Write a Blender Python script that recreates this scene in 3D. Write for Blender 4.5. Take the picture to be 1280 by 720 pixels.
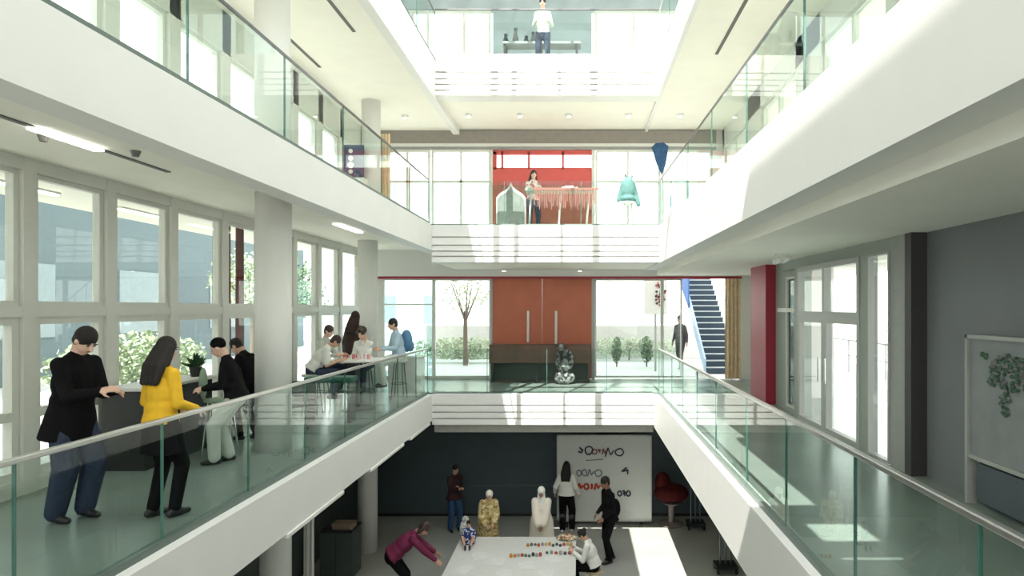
import bpy, bmesh, math, random
from mathutils import Vector, Matrix, Euler
random.seed(7)
for o in list(bpy.data.objects): bpy.data.objects.remove(o, do_unlink=True)
S = bpy.context.scene
C = S.collection
R = math.radians
# ------------------------------------------------------------------ camera, sky, sun, exposure
CAMZ, F = 2.0, 800.0
cd = bpy.data.cameras.new('camera'); cam = bpy.data.objects.new('camera', cd); C.objects.link(cam)
cam.location = (0, 0, CAMZ); cam.rotation_euler = (R(90), 0, 0)
cd.sensor_width = 36; cd.lens = F/1280*36
cd.shift_x = -(721-640)/1280; cd.shift_y = (385-360)/1280
cd.clip_start = .05; cd.clip_end = 400
S.camera = cam
S.cycles.transparent_max_bounces = 32; S.cycles.max_bounces = 14; S.cycles.diffuse_bounces = 6
W = bpy.data.worlds.new('sky'); S.world = W; W.use_nodes = True
wn = W.node_tree.nodes; bgn = wn['Background']
WORLD_STRENGTH = 2.5
tc = wn.new('ShaderNodeTexCoord'); sp = wn.new('ShaderNodeSeparateXYZ'); rp = wn.new('ShaderNodeValToRGB')
W.node_tree.links.new(tc.outputs['Generated'], sp.inputs[0]); W.node_tree.links.new(sp.outputs[2], rp.inputs[0])
rp.color_ramp.elements[0].color = (1, .985, .955, 1); rp.color_ramp.elements[1].color = (.92, .95, 1, 1)
W.node_tree.links.new(rp.outputs[0], bgn.inputs[0]); bgn.inputs[1].default_value = WORLD_STRENGTH
SUN_K, SUN_M = .20, .7           # horizontal travel per metre of fall, to the right and away from the camera
SUN_STRENGTH = 7.5
sd = bpy.data.lights.new('sun', 'SUN'); sun = bpy.data.objects.new('sun', sd); C.objects.link(sun)
sd.energy = SUN_STRENGTH; sd.angle = R(.2); sd.color = (1, .97, .9)
sun.rotation_euler = Vector((SUN_K, SUN_M, -1)).to_track_quat('-Z', 'Y').to_euler()
sun.location = (0, -5, 30)
S.view_settings.view_transform = 'Standard'; S.view_settings.look = 'None'
S.view_settings.exposure = 0.66; S.view_settings.gamma = 1; S.view_settings.use_curve_mapping = False

# ------------------------------------------------------------------ materials
MATS = {}
def mat(name, col, rough=.6, metal=0, noise=None, nscale=8, spec=.5, emit=None, coat=0):
    if name in MATS: return MATS[name]
    m = bpy.data.materials.new(name); m.use_nodes = True; n = m.node_tree.nodes; l = m.node_tree.links
    b = n['Principled BSDF']; b.inputs['Base Color'].default_value = (*col, 1)
    b.inputs['Roughness'].default_value = rough; b.inputs['Metallic'].default_value = metal
    b.inputs['Specular IOR Level'].default_value = spec
    if coat: b.inputs['Coat Weight'].default_value = coat
    if emit: b.inputs['Emission Color'].default_value = (*col, 1); b.inputs['Emission Strength'].default_value = emit
    amt = .06 if noise is None else noise
    if amt:
        t = n.new('ShaderNodeTexCoord'); x = n.new('ShaderNodeTexNoise'); x.inputs['Scale'].default_value = nscale
        x.inputs['Detail'].default_value = 4
        r = n.new('ShaderNodeValToRGB'); e = r.color_ramp.elements
        e[0].position = .3; e[1].position = .7
        e[0].color = (*[max(0, c*(1-amt)) for c in col], 1); e[1].color = (*[min(1, c*(1+amt)) for c in col], 1)
        l.new(t.outputs['Object'], x.inputs['Vector']); l.new(x.outputs['Fac'], r.inputs[0]); l.new(r.outputs[0], b.inputs['Base Color'])
    MATS[name] = m; return m
def glass(name, tint=(.88, .95, .92), ior=1.45, rough=0.0):
    if name in MATS: return MATS[name]
    m = bpy.data.materials.new(name); m.use_nodes = True; n = m.node_tree.nodes; l = m.node_tree.links
    n.remove(n['Principled BSDF']); out = n['Material Output']
    tr = n.new('ShaderNodeBsdfTransparent'); tr.inputs[0].default_value = (*tint, 1)
    gl = n.new('ShaderNodeBsdfGlossy'); gl.inputs['Roughness'].default_value = rough; gl.inputs[0].default_value = (.95, 1, .98, 1)
    fr = n.new('ShaderNodeFresnel'); fr.inputs[0].default_value = ior
    ge = n.new('ShaderNodeNewGeometry'); mu = n.new('ShaderNodeMath'); mu.operation = 'SUBTRACT'; mu.inputs[0].default_value = 1; l.new(ge.outputs['Backfacing'], mu.inputs[1])
    m2 = n.new('ShaderNodeMath'); m2.operation = 'MULTIPLY'; l.new(fr.outputs[0], m2.inputs[0]); l.new(mu.outputs[0], m2.inputs[1])
    mx = n.new('ShaderNodeMixShader'); l.new(m2.outputs[0], mx.inputs[0]); l.new(tr.outputs[0], mx.inputs[1]); l.new(gl.outputs[0], mx.inputs[2])
    l.new(mx.outputs[0], out.inputs[0]); MATS[name] = m; return m
def patterned(name, cols, scale=14, rough=.8):
    if name in MATS: return MATS[name]
    m = bpy.data.materials.new(name); m.use_nodes = True; n = m.node_tree.nodes; l = m.node_tree.links
    b = n['Principled BSDF']; b.inputs['Roughness'].default_value = rough
    t = n.new('ShaderNodeTexCoord'); v = n.new('ShaderNodeTexVoronoi'); v.inputs['Scale'].default_value = scale
    s = n.new('ShaderNodeSeparateColor'); r = n.new('ShaderNodeValToRGB'); r.color_ramp.interpolation = 'CONSTANT'
    e = r.color_ramp.elements; e[0].color = (*cols[0], 1); e[0].position = 0; e[1].color = (*cols[1], 1); e[1].position = 1/len(cols)
    for i, c in enumerate(cols[2:], 2): x = e.new(i/len(cols)); x.color = (*c, 1)
    l.new(t.outputs['Object'], v.inputs['Vector']); l.new(v.outputs['Color'], s.inputs[0]); l.new(s.outputs[0], r.inputs[0]); l.new(r.outputs[0], b.inputs['Base Color'])
    MATS[name] = m; return m
white = mat('white paint', (.76, .76, .735), .55, noise=.015, nscale=2)
soffitm = mat('off white ceiling plaster', (.88, .86, .78), .8, noise=.02, nscale=2)
bfloor = mat('green grey resin floor', (.235, .28, .25), .22, noise=.08, nscale=1.2)
gfloor = mat('warm grey resin floor', (.40, .41, .37), .3, noise=.1, nscale=.8)
slate = mat('slate blue wall paint', (.085, .105, .125), .6, noise=.05, nscale=1.5)
dslate = mat('dark slate wall paint', (.06, .09, .10), .6, noise=.06, nscale=1.5)
darkgreen = mat('dark green grey wall', (.065, .085, .08), .7)
framem = mat('white window frame', (.66, .66, .61), .45, noise=.02)
greyframe = mat('grey aluminium frame', (.40, .40, .385), .4, noise=.02)
darkframe = mat('dark bronze pillar paint', (.045, .042, .042), .5)
midgrey = mat('mid grey wall paint', (.27, .27, .275), .55, noise=.03)
steel = mat('brushed steel rail', (.6, .6, .57), .3, .9, noise=.02)
darkrail = mat('dark rail metal', (.12, .12, .12), .35, .6)
chromem = mat('chrome', (.75, .75, .75), .15, 1, noise=0)
redm = mat('crimson paint', (.34, .02, .045), .45, noise=.05)
doorred = mat('rust red door paint', (.50, .13, .06), .45, noise=.06, nscale=2)
brick = mat('pinkish red wall paint', (.62, .10, .09), .6, noise=.05)
taupe = mat('taupe bulkhead paint', (.27, .24, .22), .7)
wood = mat('dark brown wood', (.11, .055, .035), .5, noise=.3, nscale=4)
balg = glass('balustrade glass', (.89, .94, .92), 1.36)
wing = glass('window glass', (.93, .96, .95), 1.45)
blueg = glass('pale blue glass', (.72, .84, .85), 1.45)
gedge = mat('green glass edge', (.07, .17, .14), .25)
black = mat('black fabric', (.008, .008, .009), .9, noise=.2, spec=.12)
blackp = mat('black plastic', (.02, .02, .022), .4)
skin = mat('skin', (.60, .36, .25), .5, noise=.04)
skin2 = mat('light skin', (.72, .47, .36), .5, noise=.04)
skin3 = mat('brown skin', (.33, .17, .11), .5, noise=.04)
hairm = mat('black hair', (.012, .009, .008), .75, noise=.4, nscale=60)
brhair = mat('dark brown hair', (.045, .022, .018), .5, noise=.4, nscale=60)
eyem = mat('dark eye', (.01, .008, .006), .2, noise=0)
lipm = mat('lips', (.42, .13, .11), .5, noise=0)
denim = mat('dark blue denim', (.022, .034, .07), .85, noise=.25, nscale=30)
blued = mat('blue denim', (.02, .07, .17), .8, noise=.2, nscale=20)
yellow = mat('yellow knit', (.78, .46, .015), .75, noise=.08, nscale=20)
whitef = mat('white cloth', (.80, .80, .76), .85, noise=.03)
cream = mat('cream cloth', (.78, .72, .62), .85, noise=.03)
paleg = mat('pale grey cloth', (.55, .58, .54), .85)
maroon = mat('maroon cloth', (.16, .012, .055), .8, noise=.15)
dmaroon = patterned('dark maroon print cloth', [(.03, .008, .01), (.06, .012, .015), (.015, .008, .01)], 30)
dbrown = mat('very dark brown cloth', (.03, .012, .008), .8)
tbeige = mat('beige curtain cloth', (.78, .62, .42), .8, noise=.12)
dred = mat('dark red curtain cloth', (.20, .04, .04), .8)
lampm = mat('lit lamp diffuser', (1, .97, .88), .5, noise=0, emit=6)
def P(px, py, D): return Vector(((px-721)*D/F, D, CAMZ+(385-py)*D/F))

# ------------------------------------------------------------------ mesh helpers
class MB:
    def __init__(s): s.v = []; s.f = []; s.mi = []
    def raw(s, vs, fs, m=0):
        k = len(s.v); s.v += [tuple(v) for v in vs]; s.f += [tuple(i+k for i in f) for f in fs]; s.mi += [m]*len(fs); return s
    def box(s, a, b, m=0):
        x0, x1 = sorted((a[0], b[0])); y0, y1 = sorted((a[1], b[1])); z0, z1 = sorted((a[2], b[2]))
        return s.raw([(x0,y0,z0),(x1,y0,z0),(x1,y1,z0),(x0,y1,z0),(x0,y0,z1),(x1,y0,z1),(x1,y1,z1),(x0,y1,z1)],
                     [(0,3,2,1),(4,5,6,7),(0,1,5,4),(1,2,6,5),(2,3,7,6),(3,0,4,7)], m)
    def prism(s, pts, z0, z1, m=0):          # plan polygon, counter clockwise
        n = len(pts); vs = [(x,y,z0) for x,y in pts]+[(x,y,z1) for x,y in pts]
        fs = [tuple(range(n-1,-1,-1)), tuple(range(n,2*n))]+[(i,(i+1)%n,n+(i+1)%n,n+i) for i in range(n)]
        return s.raw(vs, fs, m)
    def tube(s, p, q, r, r2=None, n=10, m=0):
        p, q = Vector(p), Vector(q); d = (q-p); r2 = r if r2 is None else r2
        if d.length < 1e-6: return s
        w = d.normalized(); u = w.orthogonal().normalized(); t = w.cross(u)
        vs = [p+(u*math.cos(a)+t*math.sin(a))*r for a in [2*math.pi*i/n for i in range(n)]]+[q+(u*math.cos(a)+t*math.sin(a))*r2 for a in [2*math.pi*i/n for i in range(n)]]
        return s.raw(vs, [tuple(range(n-1,-1,-1)), tuple(range(n,2*n))]+[(i,(i+1)%n,n+(i+1)%n,n+i) for i in range(n)], m)
    def ball(s, c, r, M=None, nu=14, nv=9, m=0):
        c = Vector(c); r = (r,r,r) if not hasattr(r, '__len__') else r
        vs = []; fs = []
        def pt(x,y,z):
            v = Vector((x*r[0], y*r[1], z*r[2])); return c+(M @ v if M else v)
        vs.append(pt(0,0,1))
        for j in range(1, nv):
            a = math.pi*j/nv
            for i in range(nu): b = 2*math.pi*i/nu; vs.append(pt(math.sin(a)*math.cos(b), math.sin(a)*math.sin(b), math.cos(a)))
        vs.append(pt(0,0,-1)); L = len(vs)-1
        for i in range(nu): fs.append((0, 1+i, 1+(i+1)%nu)); fs.append((L, L-nu+(i+1)%nu, L-nu+i))
        for j in range(nv-2):
            for i in range(nu): a = 1+j*nu; fs.append((a+i, a+nu+i, a+nu+(i+1)%nu, a+(i+1)%nu))
        return s.raw(vs, fs, m)
    def cap(s, p, q, r1, r2, n=12): return s.tube(p, q, r1, r2, n).ball(p, r1, nu=n, nv=8).ball(q, r2, nu=n, nv=8)
    def lathe(s, c, prof, n=20, m=0, sx=1, sy=1):
        c = Vector(c); k = len(prof)
        vs = [(c.x+r*sx*math.cos(2*math.pi*i/n), c.y+r*sy*math.sin(2*math.pi*i/n), c.z+z) for r, z in prof for i in range(n)]
        fs = [(j*n+i, j*n+(i+1)%n, (j+1)*n+(i+1)%n, (j+1)*n+i) for j in range(k-1) for i in range(n)]
        fs += [tuple(range(n-1,-1,-1)), tuple((k-1)*n+i for i in range(n))]
        return s.raw(vs, fs, m)
    def mesh(s, name, mats, smooth=False):
        me = bpy.data.meshes.new(name); me.from_pydata(s.v, [], s.f)
        for m in (mats if isinstance(mats, (list, tuple)) else [mats]): me.materials.append(m)
        me.polygons.foreach_set('material_index', s.mi)
        if smooth: me.polygons.foreach_set('use_smooth', [True]*len(me.polygons))
        me.update(); return me
    def build(s, name, mats, parent=None, smooth=False, bevel=0, **tags):
        o = bpy.data.objects.new(name, s.mesh(name, mats, smooth)); C.objects.link(o)
        if parent: o.parent = parent; o.matrix_parent_inverse = parent.matrix_basis.inverted() if tags.pop('world', False) else Matrix()
        tags.pop('world', None)
        if bevel:
            b = o.modifiers.new('bevel', 'BEVEL'); b.width = bevel; b.segments = 2; b.limit_method = 'ANGLE'
        for k, v in tags.items(): o[k] = v
        return o
def tag(o, label, cat, group=None, kind=None):
    o['label'] = label; o['category'] = cat
    if group: o['group'] = group
    if kind: o['kind'] = kind
    return o
def thing(name, label, cat, loc=(0,0,0), rz=0, group=None):
    o = bpy.data.objects.new(name, None); C.objects.link(o); o.location = loc; o.rotation_euler = (0,0,rz); o.empty_display_size = .1
    return tag(o, label, cat, group)
def struct(name, mb, m, parent=None, **k):
    o = mb.build(name, m, parent, **k)
    if not parent: o['kind'] = 'structure'
    return o
def copy_tree(o, parent=None):
    c = o.copy(); C.objects.link(c)
    if parent: c.parent = parent
    for ch in list(o.children): copy_tree(ch, c)
    return c

# ------------------------------------------------------------------ levels
G0, L1, L2, L3, ROOF = -3.85, 0.0, 3.93, 7.73, 11.6
YB, YE, YN = 14.85, 18.0, -8.0       # atrium end, back wall, near end
XL, XW = -3.36, -6.0                 # left atrium edge, left window wall
# shell: floors, slabs and ceilings
struct('floor', MB().box((-6.2,YN,G0-.2),(7.5,18.3,G0)), gfloor)
# level one
struct('floor_slab', MB().box((XW-.1,YN,-.62),(XL,YE,-.012)), white)
struct('floor_slab', MB().prism([(1.70,YN),(7.5,YN),(7.5,YE),(1.80,YE),(1.80,YB)], -.78, -.012), white)
def stepped(name, x0, x1, top, steps, m=white):       # the far fascia, built of boards with shadow gaps
    b = MB(); z = top; y = YB
    for i, (h, dy) in enumerate(steps):
        b.box((x0, y+dy, z-h+(.03 if i < len(steps)-1 else 0)), (x1, y+.45, z))
        if i < len(steps)-1: b.box((x0, y+.09, z-h-.002), (x1, y+.45, z-h+.032))
        z -= h
    return struct(name, b, m)
stepped('fascia_beam', XL, 1.8, 0, [(.27,0),(.16,.0),(.15,.0),(.13,.0)])
struct('floor_slab', MB().box((XL,YB+.3,-.70),(1.8,YE,-.012)), white)
struct('trim_1', MB().box((XL,YB+.25,-.93),(1.8,YB+.6,-.70)), mat('grey beam paint', (.42,.42,.38), .7))
# walking surfaces of level one
struct('floor', MB().box((XW,YN,-.012),(XL-.13,YE,L1)), bfloor)
struct('floor', MB().box((XL-.13,YB+.14,-.012),(2.0,YE,L1)), bfloor)
struct('floor', MB().prism([(1.86,YN),(7.5,YN),(7.5,YE),(2.0,YE),(1.95,YB)], -.012, L1), bfloor)
# level two
struct('ceiling', MB().box((XW-2.2,YN,3.62),(XL-.3,YE,3.93)), soffitm)
struct('floor_slab', MB().box((XL-.3,YN,3.34),(XL,YE,3.93)), white)
struct('floor_slab', MB().prism([(2.15,YN),(2.45,YN),(2.22,YE),(1.88,YE),(1.92,YB)], 3.05, 3.93), white)
struct('ceiling', MB().prism([(2.45,YN),(7.5,YN),(7.5,YE),(2.22,YE)], 2.90, 3.92), soffitm)
stepped('fascia_beam', XL+.0, 1.92, 3.93, [(.30,0),(.19,0),(.14,-.01),(.12,-.02),(.12,-.03)])
struct('ceiling', MB().box((XL,YB+.4,3.07),(1.95,YE,3.93)), soffitm)
struct('trim_2', MB().box((XW,YE-.15,2.86),(7.5,YE,3.62)), white)
# level three
struct('ceiling', MB().box((XW,YN,6.97),(XL-.1,YE,7.73)), soffitm)
struct('floor_slab', MB().box((XL-.1,YN,6.85),(XL+.08,YE,7.73)), white)
struct('floor_slab', MB().prism([(1.88,YN),(1.98,YN),(1.98,YE),(1.9,YE)], 6.93, 7.73), white)
struct('ceiling', MB().prism([(1.98,YN),(7.5,YN),(7.5,YE),(1.98,YE)], 7.0, 7.73), soffitm)
stepped('fascia_beam', XL+.08, 1.9, 7.9, [(.44,0),(.16,0),(.13,-.01),(.14,-.02),(.10,-.03)])
struct('ceiling', MB().box((XL+.08,YB+.4,7.0),(1.9,YE,7.73)), soffitm)

# unseen deck above; openings and beams are shaped to place the sun patches
def sun_patch_roof():
    b = MB(); z0, z1 = ROOF, ROOF+.25
    k = SUN_K/SUN_M
    def xs(y): # opening (left, right) as a function of y
        if y < -3.2: return None
        e = round(2.06-.0155*y-SUN_K*8.48, 3); bar = ((e, e+.16), (e+.21, 2.6))
        if y < -2.9: return ((-.25,.28),)
        if y < -2.75: return None
        if y < -2.1: return ((-.25,.28),)+bar
        if y < -1.8: return bar
        if y < 1.6: return ((-1.1, .1),)+bar
        if y < 6.0: return ((-1.75, 2.6),)
        return ((-7.5, 2.3),)
    y = -9.0; dy = .2
    cells = []
    while y < 18.3:
        cells.append((y, y+dy, xs(y+dy/2) if y < 13.9 else None)); y += dy
    i = 0
    while i < len(cells):
        j = i
        while j+1 < len(cells) and cells[j+1][2] == cells[i][2]: j += 1
        ya, yb, o = cells[i][0], cells[j][1], cells[i][2]
        if o is None: b.box((-8.2, ya, z0), (7.6, yb, z1))
        else:
            x = -8.2
            for (a, c) in o: b.box((x, ya, z0), (a, yb, z1)); x = c
            b.box((x, ya, z0), (7.6, yb, z1))
        i = j+1
    return struct('ceiling', b, soffitm)  # out-of-view deck, cut for the sun patches it lets through
sun_patch_roof()
def skew_beam(name, xa, w, y0=6.0, y1=13.9):          # added, unseen; xa: where its shadow falls on the level-one fascia
    k = SUN_K/SUN_M*.93
    def X(y): return xa-SUN_K*12 + (y-6.4)*k
    b = MB().prism([(X(y0),y0),(X(y0)+w,y0),(X(y1)+w,y1),(X(y1),y1)], ROOF-.02, ROOF+.2)
    return struct(name, b, white)
skew_beam('roof_beam', -1.9, .16); skew_beam('roof_beam', -1.42, .12); skew_beam('roof_beam', -.34, .07); skew_beam('roof_beam', .40, .17)
skew_beam('roof_beam', -2.75-1.6, 1.4)
for y in (7.9, 10.4, 12.6): struct('roof_beam', MB().box((-7.5,y,ROOF-.02),(2.3,y+.1,ROOF+.2)), white)  # crosswise, likewise added out of view for their shadows
for y in (.3, 1.1): struct('roof_beam', MB().box((.7,y,ROOF-.02),(2.6,y+.12,ROOF+.2)), white)

# ------------------------------------------------------------------ walls
# lower hall
b = MB(); b.box((-6.2,YN-.25,G0),(7.5,YN,.1)).box((-3.4,YN-.25,.1),(2.3,YN,1.6)).box((-6.2,YN-.25,3.2),(7.5,YN,4.1)).box((-6.2,YN-.25,7.0),(7.5,YN,8.0)).box((-6.2,YN-.25,11.2),(7.5,YN,11.6))
for x in (-6.2,-3.4,-.6,2.2,5.0,7.3): b.box((x,YN-.2,.1),(x+.15,YN,11.3))
struct('wall_front', b, white)  # unseen behind the camera; openings set to cut glass haze and light the walkways
struct('wall_back', MB().box((-6.2,YE,G0),(7.5,YE+.25,-.75)), dslate)
struct('wall_left', MB().box((-6.2,YN,G0),(-6.0,YE,-.6)), darkgreen)
struct('wall_right', MB().box((5.6,YN,G0),(5.8,YE,-.78)), midgrey)
struct('trim_3', MB().box((-3.0,YE-.02,-3.02),(-.4,YE,-2.95)), slate)
struct('trim_4', MB().box((-6,YE-.015,G0),(5.6,YE,G0+.08)), blackp)
# window walls
def frame_rect(b, u0, u1, z0, z1, w, place, t0, t1, m=0):
    for (ua, ub, za, zb) in ((u0,u1,z1-w,z1),(u0,u1,z0,z0+w),(u0,u0+w,z0+w,z1-w),(u1-w,u1,z0+w,z1-w)):
        b.box(place(ua,t0,za), place(ub,t1,zb), m)
def window(name, u0, u1, z0, z1, plane, axis, w=.07, th=.09, fm=framem, gm=wing, bars=()):
    place = (lambda u,t,z: (plane+t, u, z)) if axis == 'y' else (lambda u,t,z: (u, plane+t, z))
    b = MB(); frame_rect(b, u0, u1, z0, z1, w, place, -th/2, th/2)
    o = b.build(name, fm); o['kind'] = 'structure'
    g = MB().box(place(u0+w,-.006,z0+w), place(u1-w,.006,z1-w)).build('pane', gm, o)
    if bars:
        bb = MB()
        for (kind, val) in bars:
            if kind == 'v': bb.box(place(val-w/2,-th/2,z0+w), place(val+w/2,th/2,z1-w))
            else: bb.box(place(u0+w,-th/2,val-w/2), place(u1-w,th/2,val+w/2))
        bb.build('glazing_bar', fm, o)
    return o
wi = [0]
def wnd(*a, **k): wi[0] += 1; return window('window_%d' % wi[0], *a, **k)
# left, level one: posts, upper lights and glazed doors
ml = [4.25, 5.6, 6.92, 8.14, 9.41, 10.79, 12.15, 13.45, 14.75, 16.1, 17.6]
for i in range(len(ml)-1):
    a, b_ = ml[i]+.08, ml[i+1]-.08
    wnd(a, b_, 2.0, 3.5, XW, 'y', w=.075)
    z0 = .16
    wnd(a, b_, z0, 1.92, XW, 'y', w=.10, bars=(('h', .85),) if i in (1,2,3,4) else (), th=.1)
b = MB()
for y in ml+[2.9, 1.5, 0.1]: b.box((XW-.09,y-.085,0),(XW+.09,y+.085,3.62))
b.box((XW-.08,0,1.9),(XW+.08,17.6,2.02)); b.box((XW-.08,0,3.48),(XW+.08,17.6,3.63)); b.box((XW-.08,0,0),(XW+.08,17.6,.17))
struct('wall_left', b, framem)
struct('wall_left', MB().box((XW-.1,YN,0),(XW+.02,0,3.62)), white)
# left, level two
for i in range(len(ml)-1):
    wnd(ml[i]+.12, ml[i+1]-.12, 4.1, 6.3, XW, 'y', w=.08, bars=(('h', 5.3),))
b = MB()
for y in ml+[2.9, 1.5, 0.1]: b.box((XW-.1,y-.13,3.93),(XW+.1,y+.13,6.97))
b.box((XW-.1,0,3.93),(XW+.1,17.6,4.12)); b.box((XW-.1,0,6.28),(XW+.1,17.6,6.97))
struct('wall_left', b, framem)
struct('wall_left', MB().box((XW-.1,YN,3.93),(XW+.02,0,6.97)), white)
struct('wall_left', MB().box((XW-.1,YN,7.73),(XW+.02,YE,ROOF)), white)
# back wall level one
XR0, XR1 = -2.36, .42           # the red panel
struct('wall_back', MB().box((XW,YE,2.86),(7.5,YE+.2,3.93)), white)
struct('wall_back', MB().box((4.58,YE-.05,0),(5.5,YE+.2,2.86)), white)
struct('trim_5', MB().box((-5.6,YE-.17,2.82),(4.6,YE+.1,2.88)), redm)
struct('trim_6', MB().box((-5.6,YE-.02,0),(-5.45,YE+.12,2.84)).box((-5.45,YE-.02,0),(XR0,YE+.1,.05)), framem)
wnd(-5.45, -4.02, .05, 2.82, YE, 'x', w=.04, gm=blueg, fm=framem, bars=(('h', 2.1),))
wnd(-4.02, XR0-.05, .05, 2.82, YE, 'x', w=.05, bars=())
wnd(XR1+.08, 2.4, .05, 2.82, YE, 'x', w=.05, bars=())
wnd(2.4, 2.95, .05, 2.82, YE, 'x', w=.04)
# red door leaves and their pull bars
for k, (xa, xb, hx) in enumerate(((XR0, -.97, -1.36), (-.97, XR1, -.58))):
    d = MB().box((xa+.003,YE-.06,0.02),(xb-.003,YE+.02,2.84)).build('door_%d' % (k+1), doorred); d['kind'] = 'structure'
    h = MB(); h.tube((hx,YE-.13,1.05+(-.3 if k else 0)),(hx,YE-.13,1.92), .035, n=10)
    for z in (1.12, 1.85): h.tube((hx,YE-.13,z),(hx,YE-.05,z), .015, n=8)
    h.build('door_handle', mat('pale handle', (.85,.83,.78), .4), d)
struct('trim_7', MB().box((XR0-.05,YE-.08,0),(XR0,YE+.1,2.84)).box((XR1,YE-.1,0),(XR1+.08,YE+.1,2.84)), greyframe)
# back wall level two
struct('wall_back', MB().box((XW,YE,6.47),(7.5,YE+.2,7.73)), white)
struct('trim_8', MB().box((-5.6,YE-.1,6.58),(3.9,YE,6.98)), taupe)
struct('trim_9', MB().box((-5.6,YE-.12,6.52),(3.9,YE,6.60)), framem)
struct('trim_10', MB().box((-5.6,YE-.06,6.44),(3.9,YE,6.52)), mat('grey head rail', (.3,.3,.29), .6))
for (a, b_) in ((-5.4,-4.12),(-4.08,-2.42),(XR1+.1,2.35),(2.4,3.8)):
    wnd(a, b_, 3.97, 6.44, YE, 'x', w=.06, bars=(('h', 5.55),('v', (a+b_)/2)))
struct('wall_back', MB().box((-6,YE-.02,3.93),(-5.4,YE+.2,6.9)).box((3.8,YE-.02,3.93),(7.5,YE+.2,6.9)), white)
b = MB(); b.box((XR0,YE,3.93),(XR1,YE+.1,5.95)); b.box((XR0,YE,6.32),(XR1,YE+.1,6.5)); 
for x in (XR0, -2.13, -1.38, -.42): b.box((x,YE,5.9),(x+(.06 if x > -2.2 else .1),YE+.1,6.4))  # openings added in the red wall in place of sunlit patches
struct('wall_back', b, brick)
struct('trim_11', MB().box((XR0-.05,YE-.04,3.93),(XR0,YE+.1,6.5)).box((XR1,YE-.04,3.93),(XR1+.08,YE+.1,6.5)), framem)
struct('trim_12', MB().box((XR0,YE-.05,3.93),(XR1,YE,5.45)), mat('terracotta wainscot', (.36,.11,.07), .6, noise=.2, nscale=3))
# back wall level three
slateblue = mat('blue grey panel', (.34,.41,.45), .5, noise=.12, nscale=2)
for (a, b_) in ((-5.3,-4.15),(-4.1,-2.42),(.5,2.5),(2.55,4.5)):
    wnd(a, b_, 7.8, 10.35, YE, 'x', w=.07, bars=(('v', (a+b_)/2+.1),))
struct('wall_back', MB().box((XR0,YE-.02,7.73),(XR1,YE+.15,10.4)), slateblue)
struct('wall_back', MB().box((XW,YE-.02,10.35),(7.5,YE+.15,ROOF)), slateblue)
struct('wall_back', MB().box((XW,YE,7.73),(-5.3,YE+.2,10.4)).box((4.5,YE,7.73),(7.5,YE+.2,10.4)), white)
# right, level one
XD = 4.0
struct('pillar', MB().box((3.91,13.25,0),(4.14,14.4,2.95)), redm, bevel=.01)
struct('wall_right', MB().box((4.12,12.48,0),(4.3,13.3,2.9)).box((XD+.1,11.7,2.6),(4.3,12.5,2.9)).box((XD+.1,11.7,0),(4.3,12.5,.1)).box((XD,8.72,2.72),(XD+.2,12.5,2.9)).box((XD,11.45,0),(XD+.2,11.78,2.72)).box((XD,7.75,2.72),(XD+.2,8.72,2.9)), mat('green grey wall paint', (.33,.36,.33), .6, noise=.03))
struct('wall_right', MB().box((XD-.02,7.75,0),(XD+.2,8.12,2.9)), mat('light grey pilaster', (.36,.36,.355), .55))
struct('pillar', MB().box((XD-.03,7.60,0),(XD+.22,7.75,2.9)), darkframe)
struct('wall_right', MB().box((4.16,YN,0),(4.36,7.62,2.9)), mat('grey display wall', (.20,.205,.225), .55, noise=.04, nscale=1.2))
wnd(11.80, 12.48, .1, 2.6, 4.12, 'y', w=.05, gm=glass('dark tinted glass', (.12,.2,.2)), fm=framem, bars=(('h', 1.95),))
struct('trim_13', MB().box((4.04,11.78,1.92),(4.12,12.9,2.0)), framem)
wnd(8.95, 11.45, 1.86, 2.72, XD, 'y', w=.08, fm=greyframe, bars=(('v', 10.25),), th=.12)
d = window('door_3', 10.25, 11.45, .0, 1.86, XD, 'y', w=.1, fm=greyframe, th=.1); MB().tube((XD-.08,10.40,.8),(XD-.08,10.40,1.2),.014).build('door_handle', chromem, d)
d = window('door_4', 8.95, 10.25, .0, 1.86, XD, 'y', w=.1, fm=greyframe, th=.1); MB().tube((XD-.08,10.12,.8),(XD-.08,10.12,1.2),.014).build('door_handle', chromem, d)
wnd(8.12, 8.72, .02, 2.72, XD, 'y', w=.03, fm=greyframe)
struct('trim_14', MB().box((XD-.04,8.72,0),(XD+.1,8.95,2.72)), mat('green grey wall paint', (.33,.36,.33)))
# wall behind the stair end
struct('wall_right', MB().box((5.5,14.4,0),(5.7,YE+.2,2.95)).box((4.15,14.2,0),(5.7,14.4,2.95)), white)
# right, level two and three: solid white with tall windows
for (z0, z1, hh) in ((3.93, 7.0, 2.2), (7.73, ROOF, 2.5)):
    b = MB(); ys = [-2, 1.5, 5, 8.5, 12, 15.5]; pl = 4.1
    b.box((pl,YN,z0),(pl+.2,18,z0+.35)); b.box((pl,YN,z0+.35+hh),(pl+.2,18,z1)); b.box((pl,YN,z0),(pl+.2,ys[0],z1))
    for i, y in enumerate(ys): b.box((pl,y+2.3,z0),(pl+.2,(ys[i+1] if i < 5 else 18),z1))
    struct('wall_right', b, white)
    for y in ys: wnd(y, y+2.3, z0+.35, z0+.35+hh, pl+.1, 'y', w=.07, bars=(('v', y+1.15),))
# columns
for (x, y, r, za, zb, lab) in ((-4.30,9.07,.24,0,3.62,''),(-5.03,15.4,.23,0,3.62,''),(-5.03,15.4,.23,G0,-.62,''),(-4.85,10.3,.24,G0,-.62,''),
                          (-4.42,9.3,.24,3.93,6.97,''),(-4.95,15.4,.22,3.93,6.97,'')):
    struct('column', MB().tube((x,y,za),(x,y,zb), r, n=32), white, smooth=False)
for o in bpy.data.objects:
    if o.name.startswith('column'):
        for p in o.data.polygons: p.use_smooth = len(p.vertices) == 4

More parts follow.
